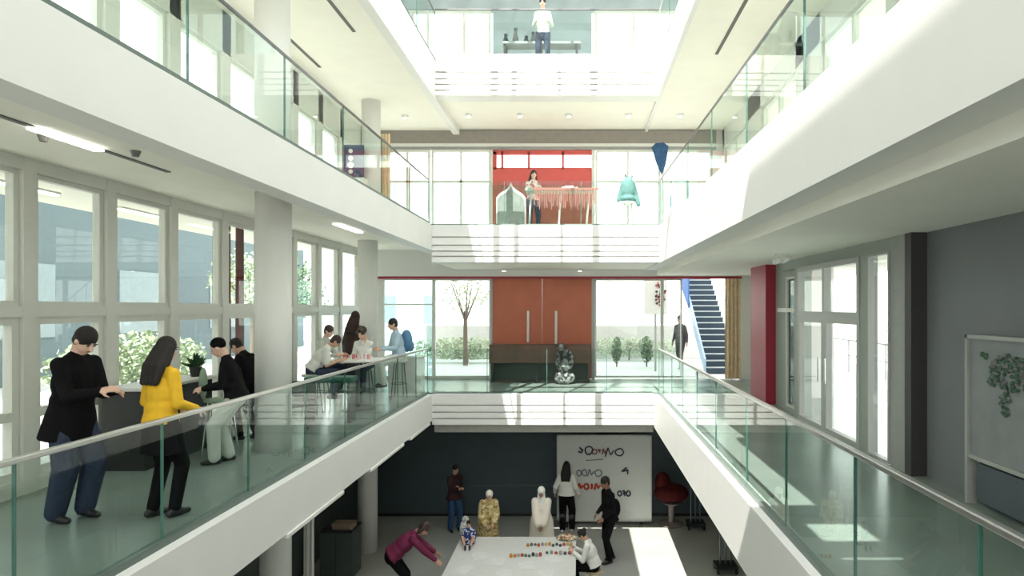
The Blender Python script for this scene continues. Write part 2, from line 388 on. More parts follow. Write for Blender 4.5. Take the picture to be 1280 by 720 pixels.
# ------------------------------------------------------------------ glass balustrades
def balustrade(label, pts, zb, h, joints, railm, rr=.022, group=None, base=.05, rail=True):
    """pts: two plan points; joints: distances along"""
    p, q = Vector((*pts[0],0)), Vector((*pts[1],0)); d = (q-p); L = d.length; d.normalize(); n = Vector((-d.y, d.x, 0))
    t = thing('glass_balustrade', label, 'glass balustrade', (p.x, p.y, zb), math.atan2(d.y, d.x), group)
    js = [0]+[j for j in joints if .05 < j < L-.05]+[L]
    for a, b_ in zip(js[:-1], js[1:]):
        MB().box((a+.008,-.008,.0),(b_-.008,.008,h), 0).build('glass_panel', [balg], t)
        MB().box((b_-.006,-.010,0),(b_+.006,.010,h-.005)).build('panel_joint', gedge, t)
    MB().box((0,-.03,-.03),(L,.03,base)).build('base_channel', mat('dark base channel', (.10,.14,.12), .4), t)
    if rail: MB().box((0,-rr,h-.01),(L,rr,h+.03)).build('handrail', railm, t, bevel=.008)
    return t
jl = [3.98+1.42*k+.28 for k in range(-3, 9)]
balustrade('long glass balustrade with steel rail in front of the standing pair and the seated group', ((-3.5,-.28),(-3.5,15.0)), 0, 1.04, jl, steel, .024)
balustrade('long glass balustrade along the right walkway facing the grey wall', ((1.84,-.28),(1.93,15.0)), 0, 1.02, [v+.28 for v in (.12,1.54,2.95,4.29,5.73,7.08,8.7,10.1,11.5,12.9,14.2)], steel, .024)
balustrade('glass balustrade across the far end below the rust red doors', ((-3.5,15.0),(1.93,15.0)), 0, 1.04, [1.4*k for k in range(1,4)], steel, .012, base=.02, rail=False)
balustrade('glass balustrade on the upper left gallery beside the round columns', ((-3.48,-.28),(-3.48,15.0)), 3.97, 1.03, [1.9*k+.3 for k in range(0,9)], darkrail, .013)
balustrade('glass balustrade on the upper right gallery above the sunlit white slab edge', ((2.2,-.28),(1.97,15.0)), 3.94, 1.06, [1.9*k+.5 for k in range(0,9)], darkrail, .013, base=.03)
balustrade('glass balustrade at the far end before the long green table', ((-3.5,15.0),(1.93,15.0)), 3.95, 1.03, [1.8,3.6], framem, .008, base=.02, rail=False)
balustrade('topmost glass balustrade on the left edge of the opening', ((-3.33,-.28),(-3.33,15.0)), 7.76, 1.15, [1.9*k+.3 for k in range(0,9)], darkrail, .013)
balustrade('topmost glass balustrade on the right edge of the opening', ((1.93,-.28),(1.93,15.0)), 7.76, 1.15, [1.9*k+.3 for k in range(0,9)], framem, .013, base=.02)
balustrade('topmost glass balustrade crossing the far end of the opening', ((-3.33,15.0),(1.93,15.0)), 7.78, 1.2, [2.6], darkrail, .015, base=.02)

# ------------------------------------------------------------------ people
def two_bone(a, c, l1, l2, pole):
    d = c-a; L = min(d.length, (l1+l2)*.999); L = max(L, abs(l1-l2)+.01); w = d.normalized(); c2 = a+w*L
    x = (l1*l1-l2*l2+L*L)/(2*L); h = math.sqrt(max(0, l1*l1-x*x))
    p = pole-w*pole.dot(w)
    p = p.normalized() if p.length > 1e-5 else w.orthogonal().normalized()
    return a+w*x+p*h, c2
def remesh(mb, name, m, voxel, smooth_it=3, parent=None, fac=.6, **tags):
    me = mb.mesh(name+'_src', m); o = bpy.data.objects.new(name+'_src', me); C.objects.link(o)
    r = o.modifiers.new('r', 'REMESH'); r.mode = 'VOXEL'; r.voxel_size = voxel
    if smooth_it: s = o.modifiers.new('s', 'SMOOTH'); s.factor = fac; s.iterations = smooth_it
    dg = bpy.context.evaluated_depsgraph_get(); dg.update()
    new = bpy.data.meshes.new_from_object(o.evaluated_get(dg)); new.name = name
    bpy.data.objects.remove(o, do_unlink=True); bpy.data.meshes.remove(me)
    new.materials.clear(); new.materials.append(m)
    new.polygons.foreach_set('use_smooth', [True]*len(new.polygons))
    n = bpy.data.objects.new(name, new); C.objects.link(n); n.parent = parent
    for k, v in tags.items(): n[k] = v
    return n
def hand(b, w, d, side, palm_n, curl=.5, s=1.0):
    d = d.normalized(); n = (palm_n-d*palm_n.dot(d)).normalized(); x = d.cross(n).normalized()*side
    pc = w+d*.045*s
    for k in (-.027,-.009,.009,.027):
        b.cap(w+x*k*.6*s, w+d*.085*s+x*k*s, .014*s, .0125*s, 8)
    for k, L in ((-.030,.058),(-.010,.072),(.010,.078),(.030,.068)):
        p0 = w+d*.085*s+x*k*s; a1 = curl*.5; d1 = (d*math.cos(a1)+n*math.sin(a1)); p1 = p0+d1*L*.5*s
        a2 = curl*1.3; d2 = (d*math.cos(a2)+n*math.sin(a2)); p2 = p1+d2*L*.5*s
        b.cap(p0, p1, .0098*s, .009*s, 8); b.cap(p1, p2, .009*s, .0078*s, 8)
    t0 = w+d*.025*s+x*.026*s; t1 = t0+(x*.7+d*.6+n*.35).normalized()*.042*s; t2 = t1+(d*.85+x*.25+n*.45).normalized()*.032*s
    b.cap(t0, t1, .013*s, .011*s, 8); b.cap(t1, t2, .011*s, .0085*s, 8)
def person(label, loc, rz, H=1.72, name='person', skinm=skin, hairmat=hairm, hair='short', top=black, bottom=denim, shoe=blackp, group=None,
           pel=None, lean=0, side=0, head=(0,0), lw=None, rw=None, lf=None, rf=None, lpole=None, rpole=None, voxel=.014, sleeves='long',
           hem=None, skirt=None, robe=None, legs='trousers', flare=1.0, bulk=1.0, curl=.5, extras=None, twist=0):
    s = H/1.75; V = lambda *a: Vector(a)*s
    t = thing(name, label, 'person', loc, rz, group)
    pel = V(*(pel or (0,0,.95)))
    T = Matrix.Rotation(R(side), 3, 'Y') @ Matrix.Rotation(-R(lean), 3, 'X') @ Matrix.Rotation(R(twist), 3, 'Z')
    q = lambda x,y,z: pel+T @ V(x,y,z)
    sh = {-1: q(-.150,0,.44), 1: q(.150,0,.44)}; hip = {-1: pel+V(-.092,0,-.03), 1: pel+V(.092,0,-.03)}
    neck = q(0,0,.53); HR = T @ Matrix.Rotation(R(head[1]), 3, 'Z') @ Matrix.Rotation(-R(head[0]), 3, 'X')
    hc = neck+T @ V(0,.01,.075)+HR @ V(0,.03,.075)
    hq = lambda x,y,z: hc+HR @ V(x,y,z)
    W_ = {-1: V(*(lw or (-.26,.06,.86))), 1: V(*(rw or (.26,.06,.86)))}
    A_ = {-1: V(*(lf or (-.11,0,.08))), 1: V(*(rf or (.11,0,.08)))}
    E, K = {}, {}
    for i, pole in ((-1, lpole), (1, rpole)):
        E[i], W_[i] = two_bone(sh[i], W_[i], .29*s, .26*s, V(*(pole or ((i*.35,-.5,-1) if W_[i].z > 1.0*s or W_[i].y > .22*s else (i*.3,-1,-.3)))))
        K[i], A_[i] = two_bone(hip[i], A_[i], .44*s, .43*s, V(i*.12,1,.35))
    # body, one surface
    b = MB()
    b.ball(q(0,0,.30), (.15*s,.105*s,.21*s), T); b.ball(q(0,0,.10), (.135*s,.10*s,.18*s), T); b.ball(pel, (.155*s,.115*s,.13*s), T)
    b.cap(q(-.13,0,.445), q(.13,0,.445), .052*s, .052*s); b.cap(q(0,-.005,.46), neck+T @ V(0,.01,.07), .062*s, .052*s)
    for i in (-1,1):
        b.cap(sh[i], E[i], .05*s, .038*s); b.cap(E[i], W_[i], .038*s, .026*s)
        d = (W_[i]-E[i]).normalized(); pn = Vector((-i*.7,.2,-.6)) if abs(d.z) < .7 else Vector((-i,0.1,0))
        hand(b, W_[i], d, -i, pn, curl, s)
        b.cap(hip[i], K[i], .082*s, .056*s); b.cap(K[i], A_[i], .055*s, .038*s)
        b.cap(A_[i]+V(0,-.03,-.045), A_[i]+V(0,.12,-.055), .032*s, .026*s)
    b.ball(hq(0,-.01,.02), (.074*s,.092*s,.096*s), HR); b.ball(hq(0,.022,-.035), (.058*s,.068*s,.078*s), HR); b.ball(hq(0,.055,-.085), (.03*s,.028*s,.024*s), HR)
    b.cap(hq(0,.085,.012), hq(0,.108,-.028), .009*s, .014*s, 8)
    for i in (-1,1): b.ball(hq(i*.074,-.005,-.012), (.012*s,.02*s,.03*s), HR)
    body = remesh(b, 'body', skinm, min(voxel, .011) if voxel < .018 else voxel, 2, t, .5)
    eyes = MB()
    for i in (-1,1): eyes.ball(hq(i*.030,.080,.004), (.013*s,.008*s,.006*s), HR, 8, 6)
    eyes.build('eyes', eyem, body, True)
    MB().ball(hq(0,.090,-.055), (.022*s,.006*s,.006*s), HR, 8, 6).build('mouth', lipm, body, True)
    br = MB()
    for i in (-1,1): br.ball(hq(i*.031,.084,.024), (.018*s,.006*s,.004*s), HR, 8, 6)
    br.build('eyebrows', hairmat, body, True)
    # legs
    if legs == 'trousers':
        b = MB(); b.ball(pel+V(0,0,-.02), (.172*s,.132*s,.15*s)); b.ball(pel+V(0,0,.06), (.155*s,.118*s,.07*s))
        for i in (-1,1): b.cap(hip[i], K[i], .100*s, .072*s*flare); b.cap(K[i], A_[i]+(K[i]-A_[i])*.03, .072*s*flare, .056*s*flare*(1.05))
        remesh(b, 'trousers', bottom, voxel, 3, t)
    # top
    b = MB(); k = bulk
    b.ball(q(0,0,.27), (.168*s*k,.122*s*k,.21*s), T); b.ball(q(0,0,.10), (.165*s*k,.125*s*k,.19*s), T)
    b.cap(q(-.12,0,.43), q(.12,0,.43), .060*s, .060*s); b.cap(q(0,0,.44), q(0,0,.525), .09*s, .060*s); b.cap(q(-.12,0,.435), q(-.02,0,.50), .056*s, .058*s); b.cap(q(.12,0,.435), q(.02,0,.50), .056*s, .058*s)
    hz = hem if hem is not None else -.02
    if hem is not None or robe is None:
        b.lathe((0,0,0), [(.1,0)], 3) if False else None
        up, lo = q(0,0,.08), (pel+V(0,0,hz) if abs(lean) > 25 else q(0,0,hz))
        n = 20; ring = []
        for (c, rx, ry) in ((up,.160*k,.118*k),(pel+(T @ V(0,0,-.0)),.178*k,.138*k),(lo,(.185 if hz > -.1 else .215)*k,(.145 if hz > -.1 else .175)*k)):
            ring += [c+(T if lean < 60 else Matrix.Identity(3)) @ V(rx*math.cos(2*math.pi*i/n), ry*math.sin(2*math.pi*i/n), 0) for i in range(n)]
        b.raw(ring, [(j*n+i, j*n+(i+1)%n, (j+1)*n+(i+1)%n, (j+1)*n+i) for j in range(2) for i in range(n)]+[tuple(range(n-1,-1,-1)), tuple(2*n+i for i in range(n))])
    for i in (-1,1):
        if sleeves == 'long': b.cap(sh[i], E[i], .060*s*k, .050*s*k); b.cap(E[i], E[i]+(W_[i]-E[i])*.93, .052*s*k, .038*s*k)
        elif sleeves == 'short': b.cap(sh[i], sh[i]+(E[i]-sh[i])*.75, .070*s*k, .064*s*k)
        elif sleeves == 'wide': b.cap(sh[i], E[i], .075*s*k, .08*s*k); b.cap(E[i], E[i]+(W_[i]-E[i])*.85, .08*s*k, .075*s*k)
    if robe is not None:      # (hem z, half width, half depth)
        hz, rx, ry = robe; n = 24; ring = []
        for (c, ax, ay, M) in ((q(0,0,.40),.20,.12,T),(q(0,0,.15),.22,.15,T),(pel,(.2+rx)/2,.17,None),(Vector((pel.x,pel.y,hz*s)),rx,ry,None)):
            ring += [c+((M @ V(ax*math.cos(2*math.pi*i/n), ay*math.sin(2*math.pi*i/n),0)) if M else V(ax*math.cos(2*math.pi*i/n)*(1+.05*math.sin(i*5)), ay*math.sin(2*math.pi*i/n),0)) for i in range(n)]
        b.raw(ring, [(j*n+i, j*n+(i+1)%n, (j+1)*n+(i+1)%n, (j+1)*n+i) for j in range(3) for i in range(n)]+[tuple(range(n-1,-1,-1)), tuple(3*n+i for i in range(n))])
    remesh(b, 'robe' if robe else 'shirt', top, voxel, 3, t)
    if skirt:                 # (hem z, radius, material)
        hz, rad, sm = skirt; b = MB(); n = 24; ring = []
        for (c, ax, ay) in ((pel+V(0,0,.06),.13,.10),(pel+V(0,0,-.06),.172,.135),(Vector((pel.x,pel.y+.01,hz*s)),rad,rad*.75)):
            ring += [c+V(ax*math.cos(2*math.pi*i/n)*(1+.05*math.sin(i*4)), ay*math.sin(2*math.pi*i/n)*(1+.05*math.cos(i*5)),0) for i in range(n)]
        b.raw(ring, [(j*n+i, j*n+(i+1)%n, (j+1)*n+(i+1)%n, (j+1)*n+i) for j in range(2) for i in range(n)]+[tuple(range(n-1,-1,-1)), tuple(2*n+i for i in range(n))])
        remesh(b, 'skirt', sm, voxel, 3, t)
    for i in (-1,1):
        b = MB(); a = A_[i]; fwd = Vector((0,1,0))
        b.cap(a+V(0,-.045,-.035), a+V(0,.06,-.04), .04*s, .042*s); b.cap(a+V(0,.06,-.045), a+V(0,.145,-.052), .040*s, .028*s); b.cap(a+V(0,0,.03), a+V(0,0,-.03), .045*s, .045*s)
        remesh(b, 'shoe', shoe, voxel, 1, t)
    # hair
    if hair:
        b = MB()
        if hair == 'scarf':
            b.ball(hq(0,-.022,.03), (.092*s,.108*s,.108*s), HR); b.cap(hq(0,-.03,0), q(0,-.01,.46), .085*s, .10*s); b.cap(hq(.06,.01,-.05), q(.05,.05,.40), .03*s, .05*s); b.cap(hq(-.06,.01,-.05), q(-.05,.05,.40), .03*s, .05*s)
        elif hair == 'cap': b.ball(hq(0,-.03,.040), (.088*s,.098*s,.094*s), HR)
        elif hair == 'bun': b.ball(hq(0,-.02,.028), (.085*s,.100*s,.100*s), HR); b.ball(hq(0,-.11,.06), .045*s)
        elif hair == 'curly':
            for k2 in range(26):
                a = k2*2.4; zz = .02+.09*((k2 % 7)/6); rr = math.sqrt(max(.0004, .0105-(zz-.02)**2))
                b.ball(hq(rr*.9*math.cos(a), -.025+rr*math.sin(a)*(1 if math.sin(a) < 0 else .75), zz), .034*s)
            b.ball(hq(0,-.02,.035), (.085*s,.10*s,.09*s), HR)
        else: b.ball(hq(0,-.018,.030), (.083*s,.100*s,.099*s), HR); b.ball(hq(0,-.045,-.02), (.074*s,.062*s,.07*s), HR)
        if hair == 'long':
            for x in (-.055,-.02,.02,.055):
                b.cap(hq(x,-.05,.0), neck+T @ V(x*1.5,-.085,-.02), .045*s, .05*s); b.cap(neck+T @ V(x*1.5,-.085,-.02), q(x*1.5,-.125,.36), .05*s, .032*s)
            for x in (-.078,.078): b.cap(hq(x*.9,.0,.03), neck+T @ V(x*1.1,-.02,.0), .025*s, .03*s)
        if hair == 'bob':
            for x in (-.07,-.03,.03,.07): b.cap(hq(x,-.035,.0), hq(x*1.1,-.04,-.10), .04*s, .035*s)
        remesh(b, {'scarf':'headscarf','cap':'hat'}.get(hair, 'hair'), hairmat, min(voxel,.012), 2, t, .4)
    if extras: extras(t, q, hq, s, W_, E, A_, pel, V)
    return t
def yaw(dx, dy): return math.atan2(-dx, dy)      # turns local +Y to (dx, dy)

PX, PNX, PY, NY = (1,0), (-1,0), (0,1), (0,-1)
# --- level one, left walkway
def ex_man(t, q, hq, s, Wr, E, A, pel, V):
    c = (Wr[-1]+Wr[1])/2+V(0,.09,0)
    MB().box(c+V(-.045,-.02,-.01), c+V(.045,.09,.0)).build('phone', blackp, t)
person('person in a black tunic and dark blue jeans looking down at their hands', (-4.78,6.05,0), yaw(.97,-.25), 1.87, voxel=.010, skinm=skin2, hair='short',
       top=black, bottom=denim, hem=-.22, lean=8, head=(32,0), lw=(-.10,.38,1.14), rw=(.06,.40,1.16), lf=(-.10,.03,.08), rf=(.10,-.05,.08), flare=1.4, bulk=1.1)
def ex_coat(t, q, hq, s, Wr, E, A, pel, V):
    b = MB()
    b.cap(Wr[-1]+V(0,0,.03), Wr[-1]+V(-.02,.03,-.42), .07*s, .12*s); b.cap(E[-1]+V(0,.05,-.02), Wr[-1]+V(0,-.05,-.3), .05*s, .1*s)
    b.cap(Wr[-1]+V(.05,-.05,-.05), Wr[-1]+V(.02,-.09,-.45), .06*s, .09*s)
    remesh(b, 'carried_coat', black, .012, 3, t)
person('person with long black hair in a bright yellow top carrying a black coat', (-3.98,6.12,0), yaw(.35,.94), 1.73, voxel=.010, skinm=skin2, hair='long',
       top=yellow, bottom=black, lean=2, head=(8,10), lw=(-.17,.24,1.0), rw=(.16,.26,1.02), lf=(-.08,-.02,.08), rf=(.11,.06,.08), flare=.95, bulk=1.02,
       skirt=(.62,.21,black), extras=ex_coat, hem=-.04)
person('person in a black jacket, black cap and pale trousers leaning and looking left', (-4.50,8.30,0), yaw(-.95,-.3), 1.70, skinm=skin2, hair='cap', hairmat=black,
       top=black, bottom=paleg, pel=(0,-.08,.90), lean=14, head=(20,0), lw=(-.08,.30,1.0), rw=(.08,.30,1.0), lf=(-.1,.16,.08), rf=(.1,.02,.08), flare=1.25, hem=-.08, bulk=1.1)
person('person dressed in black bent forward behind the one in pale trousers', (-4.98,9.75,0), yaw(-.9,.1), 1.70, skinm=skin, hair='short',
       top=black, bottom=black, pel=(0,-.1,.88), lean=24, head=(20,0), lw=(-.1,.34,.95), rw=(.1,.3,.95), lf=(-.1,.1,.08), rf=(.1,-.05,.08), bulk=1.1)
# --- level one, seated group (high stools)
SEAT = .76
def seated(**k): 
    d = dict(pel=(0,0,.86), lf=(-.1,.36,.36), rf=(.1,.34,.36)); d.update(k); return d
GX, GY = -4.35, 12.6
person('person in a white shirt hunched over the high white table, back to the walkway', (-4.98,12.05,0), yaw(.9,.35), 1.72, **seated(lean=34, head=(12,0), lw=(-.1,.50,1.02), rw=(.12,.48,1.02), sleeves='short', top=whitef, bottom=denim, hair='short', hairmat=brhair, bulk=1.15))
person('person with reddish brown hair behind the hunched white shirt', (-5.18,12.95,0), yaw(.95,-.25), 1.78, **seated(lean=12, head=(10,0), lw=(-.1,.45,1.05), rw=(.1,.42,1.05), top=paleg, bottom=denim, hair='short', hairmat=brhair, skinm=skin2))
person('person in long very dark clothes standing behind the high table', (-5.08,14.6,0), yaw(.2,1), 1.93, voxel=.016, hair='long', hairmat=dbrown, top=dbrown, bottom=dbrown, hem=-.1, robe=(.35,.22,.18), lean=2)
person('person with dark curly hair and a white shirt resting chin on hand', (-4.40,13.35,0), yaw(-.1,-1), 1.72, **seated(lean=14, head=(8,0), lw=(-.06,.16,1.30), rw=(.18,.36,1.03), top=whitef, bottom=denim, hair='curly', hairmat=brhair, skinm=skin2))
def ex_pack(t, q, hq, s, Wr, E, A, pel, V):
    b = MB(); b.ball(q(0,-.2,.28), (.17*s,.12*s,.24*s)); b.ball(q(0,-.27,.16), (.12*s,.07*s,.12*s)); remesh(b, 'backpack', mat('mid blue cloth', (.09,.21,.36), .8), .016, 2, t)
person('person in a pale blue jacket with a blue backpack seated at the table end', (-3.90,14.05,0), yaw(-.75,-.5), 1.82, **seated(pel=(0,0,.92), lean=8, head=(5,0), lw=(-.12,.4,1.08), rw=(.12,.38,1.08), top=mat('pale blue jacket', (.42,.56,.66), .8), bottom=whitef, hair='short', hairmat=hairm, bulk=1.1, extras=ex_pack, flare=1.2))
# --- lower hall
def gp(px, D): return ((px-721)*D/F, D, G0)
person('person in a dark maroon print top and dark blue trousers with hands raised together', gp(568,16.8), yaw(.5,-.86), 1.76, skinm=skin, hair='short', top=dmaroon, bottom=blued, hem=-.1, bulk=1.12,
       lean=3, head=(4,10), lw=(.0,.30,1.22), rw=(-.02,.26,1.16), flare=1.2)
person('person in a purple maroon sweater bending over the left side of the white table', (-3.38,12.6,G0), yaw(.95,.3), 1.98, skinm=skin, hair='bob', hairmat=brhair, top=maroon, bottom=black,
       pel=(0,-.22,.90), lean=50, head=(5,0), lw=(-.16,.62,.72), rw=(.20,.60,.70), bulk=1.2, hem=-.05)
person('person in a yellow and brown patterned dress with a pale cap behind the table', gp(610,14.95), yaw(.25,-.97), 1.72, skinm=skin, hair='cap', hairmat=cream,
       top=patterned('yellow brown print cloth', [(.55,.42,.16),(.68,.60,.38),(.30,.19,.07),(.60,.48,.2)], 22), robe=(.45,.27,.2), sleeves='wide', lean=18, head=(22,0), lw=(-.1,.34,.95), rw=(.1,.34,.93), legs=None, bulk=1.1)
person('person in a long white robe and white headscarf with clasped hands', gp(677,14.85), yaw(-.05,-1), 1.72, skinm=skin3, hair='scarf', hairmat=whitef, top=cream, robe=(.10,.34,.22), sleeves='wide',
       lean=2, head=(10,0), lw=(-.05,.26,.86), rw=(.05,.27,.86), lpole=(-1,-.2,-.2), rpole=(1,-.2,-.2), legs=None, bulk=1.25, curl=.9)
person('person in a white blouse and black trousers facing the whiteboard', gp(708,16.7), yaw(.15,1), 1.84, skinm=skin2, hair='long', top=whitef, bottom=black, shoe=whitef, bulk=1.2, hem=-.02, lw=(-.3,.05,.95), rw=(.3,.05,.95), flare=1.3, lf=(-.1,0,.08), rf=(.12,.1,.08))
def ex_bag(t, q, hq, s, Wr, E, A, pel, V):
    b = MB(); b.ball(pel+V(.05,-.17,.10), (.13*s,.09*s,.19*s)); remesh(b, 'shoulder_bag', black, .016, 2, t)
person('tall person dressed all in black standing by the whiteboard', gp(762,14.75), yaw(-.85,-.45), 2.0, skinm=skin3, hair='short', top=black, bottom=black, bulk=1.02, hem=-.1, lean=5, head=(12,0),
       lw=(-.12,.22,.95), rw=(.1,.24,.98), lf=(-.08,.06,.08), rf=(.08,-.1,.08), extras=ex_bag)
person('person in white with black hair seated at the right side of the table', (.36,13.25,G0), yaw(-1,.15), 1.70, skinm=skin, hair='bun', top=whitef, bottom=black, pel=(0,0,.56), lf=(-.1,.38,.08), rf=(.1,.36,.08),
       lean=18, head=(20,0), lw=(-.12,.42,.84), rw=(.12,.42,.84), bulk=1.2)
person('small child in a blue and white print dress sitting on the table corner', (-2.35,13.9,-3.12), yaw(.1,-1), 1.02, voxel=.012, skinm=skin, hair='short', top=patterned('blue white print cloth', [(.02,.05,.2),(.6,.63,.7),(.015,.03,.12),(.03,.08,.3)], 30), legs=None,
       pel=(0,0,.10), lf=(-.08,.62,.10), rf=(.08,.62,.10), lw=(-.22,.2,.2), rw=(.22,.2,.2), lean=5, robe=(.02,.24,.22), bulk=1.2)
# --- far galleries and outside
person('person in a floral top standing behind the long green table', (-1.15,16.95,L2), yaw(.3,-1), 1.72, voxel=.018, skinm=skin2, hair='long', hairmat=brhair, top=patterned('floral cloth', [(.75,.6,.55),(.5,.12,.12),(.8,.75,.7)], 18), bottom=denim, lw=(-.1,.35,1.1), rw=(.1,.35,1.1))
person('person outside in dark clothes walking past the stair', (3.44,21.2,0), yaw(-.6,-.8), 1.76, voxel=.018, skinm=skin3, hair='short', top=mat('dark grey cloth', (.06,.06,.06), .8), bottom=mat('charcoal cloth', (.05,.05,.055), .8), lf=(-.1,.2,.08), rf=(.1,-.22,.10), lean=4)
person('person in pale clothes leaning on the topmost far balustrade', (-.82,15.5,L3), yaw(0,-1), 1.72, voxel=.018, skinm=skin2, hair='short', top=paleg, bottom=denim, lw=(-.15,.3,1.1), rw=(.15,.3,1.1), lean=10)

# ------------------------------------------------------------------ furniture and things
# relief map board
t = thing('display_board', 'framed grey board with a raised green and grey world map relief against the grey wall', 'display board', (4.05,5.7,0))
MB().box((-.02,-1.2,.5),(.04,.87,1.70)).build('board', mat('grey relief ground', (.27,.28,.29), .7, noise=.08, nscale=5), t)
b = MB(); b.box((-.05,-1.23,1.69),(.05,.90,1.73)).box((-.05,.86,.0),(.05,.90,1.73)).box((-.05,-1.23,.0),(.05,-1.19,1.73)).box((-.04,-1.2,.47),(.05,.87,.51)); b.build('board_frame', greyframe, t)
MB().box((-.01,-1.15,.06),(.03,.76,.44)).build('lower_panel', slate, t)
b = MB()
for (y, z, ry, rz_, n) in ((.62,1.53,.05,.03,8),(.22,1.40,.30,.17,150),(.30,1.13,.07,.14,30),(.47,1.30,.09,.05,16),(-.3,1.3,.2,.2,40),(-.7,1.35,.3,.15,50),(-.75,.95,.15,.1,14)):
    for k in range(n):
        a = random.random()*6.283; r = math.sqrt(random.random())
        b.ball((-.035, y+ry*r*math.cos(a), z+rz_*r*math.sin(a)), (.010+.012*random.random(), .022, .018), nu=7, nv=5, m=0 if random.random() < .55 else 1)
b.build('map_relief', [mat('moss green relief', (.07,.14,.09), .8), mat('grey relief', (.2,.21,.21), .7)], t, True, kind='stuff')
# whiteboard partition with handwriting
t = thing('whiteboard', 'large white freestanding board covered in marker writing', 'whiteboard', (.74,17.3,G0))
MB().box((-1.25,-.03,.12),(1.25,.03,2.40)).build('board', mat('whiteboard surface', (.62,.65,.62), .35, noise=.02), t, bevel=.006)
b = MB(); b.box((-1.28,-.04,.09),(1.28,.04,.13)).box((-1.28,-.04,2.39),(1.28,.04,2.42)).box((-1.28,-.04,.09),(-1.24,.04,2.42)).box((1.24,-.04,.09),(1.28,.04,2.42)); b.build('board_frame', mat('pale frame', (.55,.56,.54), .4), t)
b = MB()
for x in (-1.0,1.0): MB().box((x-.03,-.25,0),(x+.03,.25,.06)).box((x-.02,-.02,.05),(x+.02,.02,.12)).build('foot', blackp, t)
def scribble(x0, x1, z, h, m, seed, name='handwriting', thick=.012):
    rnd = random.Random(seed); b = MB(); x = x0
    while x < x1-.02:
        w = h*(.5+.5*rnd.random()); kind = rnd.random(); y = -.042
        if kind < .4:
            n = 9; pts = [Vector((x+w/2+w/2*math.cos(6.283*i/n), y, z+h/2+h/2*math.sin(6.283*i/n)*(.7+.3*rnd.random()))) for i in range(n)]; pts.append(pts[0])
        elif kind < .75:
            pts = [Vector((x+w*rnd.random(), y, z+h*rnd.random())) for i in range(5)]
        else: pts = [Vector((x,y,z)), Vector((x+w*.3,y,z+h)), Vector((x+w*.6,y,z+h*.2)), Vector((x+w,y,z+h*.7))]
        for p, q_ in zip(pts[:-1], pts[1:]): b.tube(p, q_, thick, n=5)
        x += w*1.15
    return b.build(name, m, t)
ink = mat('black marker ink', (.02,.03,.05), .6); rink = mat('red marker ink', (.5,.05,.02), .6); bink = mat('blue grey marker ink', (.13,.17,.22), .6)
# coordinates relative to board centre; z above the hall floor
scribble(-.70, -.36, 1.88, .27, ink, 21, thick=.020); scribble(-.34, .02, 1.90, .15, mat('dull red marker ink', (.25,.07,.08), .6), 22, thick=.018); scribble(.03, .46, 1.84, .24, ink, 23, thick=.018)
b = MB().tube((-.5,-.042,1.74),(-.02,-.042,1.77), .011, n=5); b.build('underline', bink, t)
scribble(-.74, -.12, 1.30, .20, bink, 4, thick=.015); scribble(.47, .64, 1.34, .22, ink, 5, thick=.020)
scribble(-.72, -.10, .95, .17, rink, 6, thick=.026); scribble(.36, .62, .76, .17, ink, 7, thick=.020)
# long white table in the lower hall
t = thing('work_table', 'long white table spread with papers in the lower hall', 'table', (-1.3,12.4,G0))
MB().box((-1.28,-1.95,.70),(1.28,1.9,.74)).build('tabletop', mat('white laminate', (.72,.73,.70), .4, noise=.02), t, bevel=.006)
for sx in (-1,1):
    for sy in (-1,1): MB().box((sx*1.18-.03,sy*1.75-.03,0),(sx*1.18+.03,sy*1.75+.03,.70)).build('leg', steel, t)
papers = [(-2.0,13.2,.3),(-1.6,12.9,-.2),(-1.0,12.7,.1),(-.5,13.0,.5),(-2.2,12.5,-.4),(-1.4,12.3,.2),(-.6,12.3,-.1)]
for i, (x, y, a) in enumerate(papers):
    o = MB().box((-.15,-.21,0),(.15,.21,.004)).build('paper_sheet', mat('paper', (.78,.78,.76), .8)); o.location = (x,y,-3.109); o.rotation_euler = (0,0,a)
    tag(o, 'loose sheet of white paper lying on the long white table', 'paper', 'loose sheets on the white table')
cols = [((.05,.06,.07),'black'),((.6,.22,.03),'orange'),((.45,.05,.03),'red'),((.55,.42,.15),'ochre'),((.08,.16,.12),'dark green'),((.3,.32,.3),'grey')]
random.seed(3)
ORD = ['first','second','third','fourth','fifth','sixth','seventh','eighth','ninth','tenth','eleventh','twelfth','thirteenth']
for row, (x0, x1, y, n) in enumerate(((-1.05,-.12,13.75,13),(-1.35,-.75,13.15,9),(-.62,-.15,13.3,6))):
    for i in range(n):
        x = x0+(x1-x0)*i/(n-1); c, cn = random.choice(cols); h = .03+.035*random.random()
        b = MB().lathe((0,0,0), [(.028,0),(.034,h*.5),(.030,h),(.018,h+.012)], 10)
        o = b.build('craft_pot', mat(cn+' craft material', c, .6), smooth=False); o.location = (x, y+.08*(random.random()-.5), -3.109)
        tag(o, '%s craft piece, %s from the left in the %s row on the white table' % (cn, ORD[i], ['back','front','right'][row]), 'craft piece', 'small craft pieces on the white table')
o = MB().ball((0,0,.02),(.24,.17,.05),nu=18).ball((.05,.02,.06),(.1,.08,.05)).ball((-.1,0,.05),(.08,.1,.05)).build('flower_tray', patterned('flowers mixed', [(.6,.5,.3),(.2,.15,.1),(.7,.66,.55),(.35,.1,.06)], 25), smooth=True); o.location = (-.22,14.15,-3.10)
tag(o, 'heap of pale and brown scraps on the far right table corner', 'scraps')
# print fabric beside the child
o = MB().ball((0,0,.22),(.13,.1,.24)).ball((0,.0,.45),(.08,.07,.07)).build('fabric_bag', patterned('white grey print cloth', [(.6,.62,.6),(.35,.37,.36),(.7,.7,.68)], 25), smooth=True); o.location = (-2.68+.22,14.12,-3.11)
tag(o, 'white and grey print bag behind the small child', 'bag')
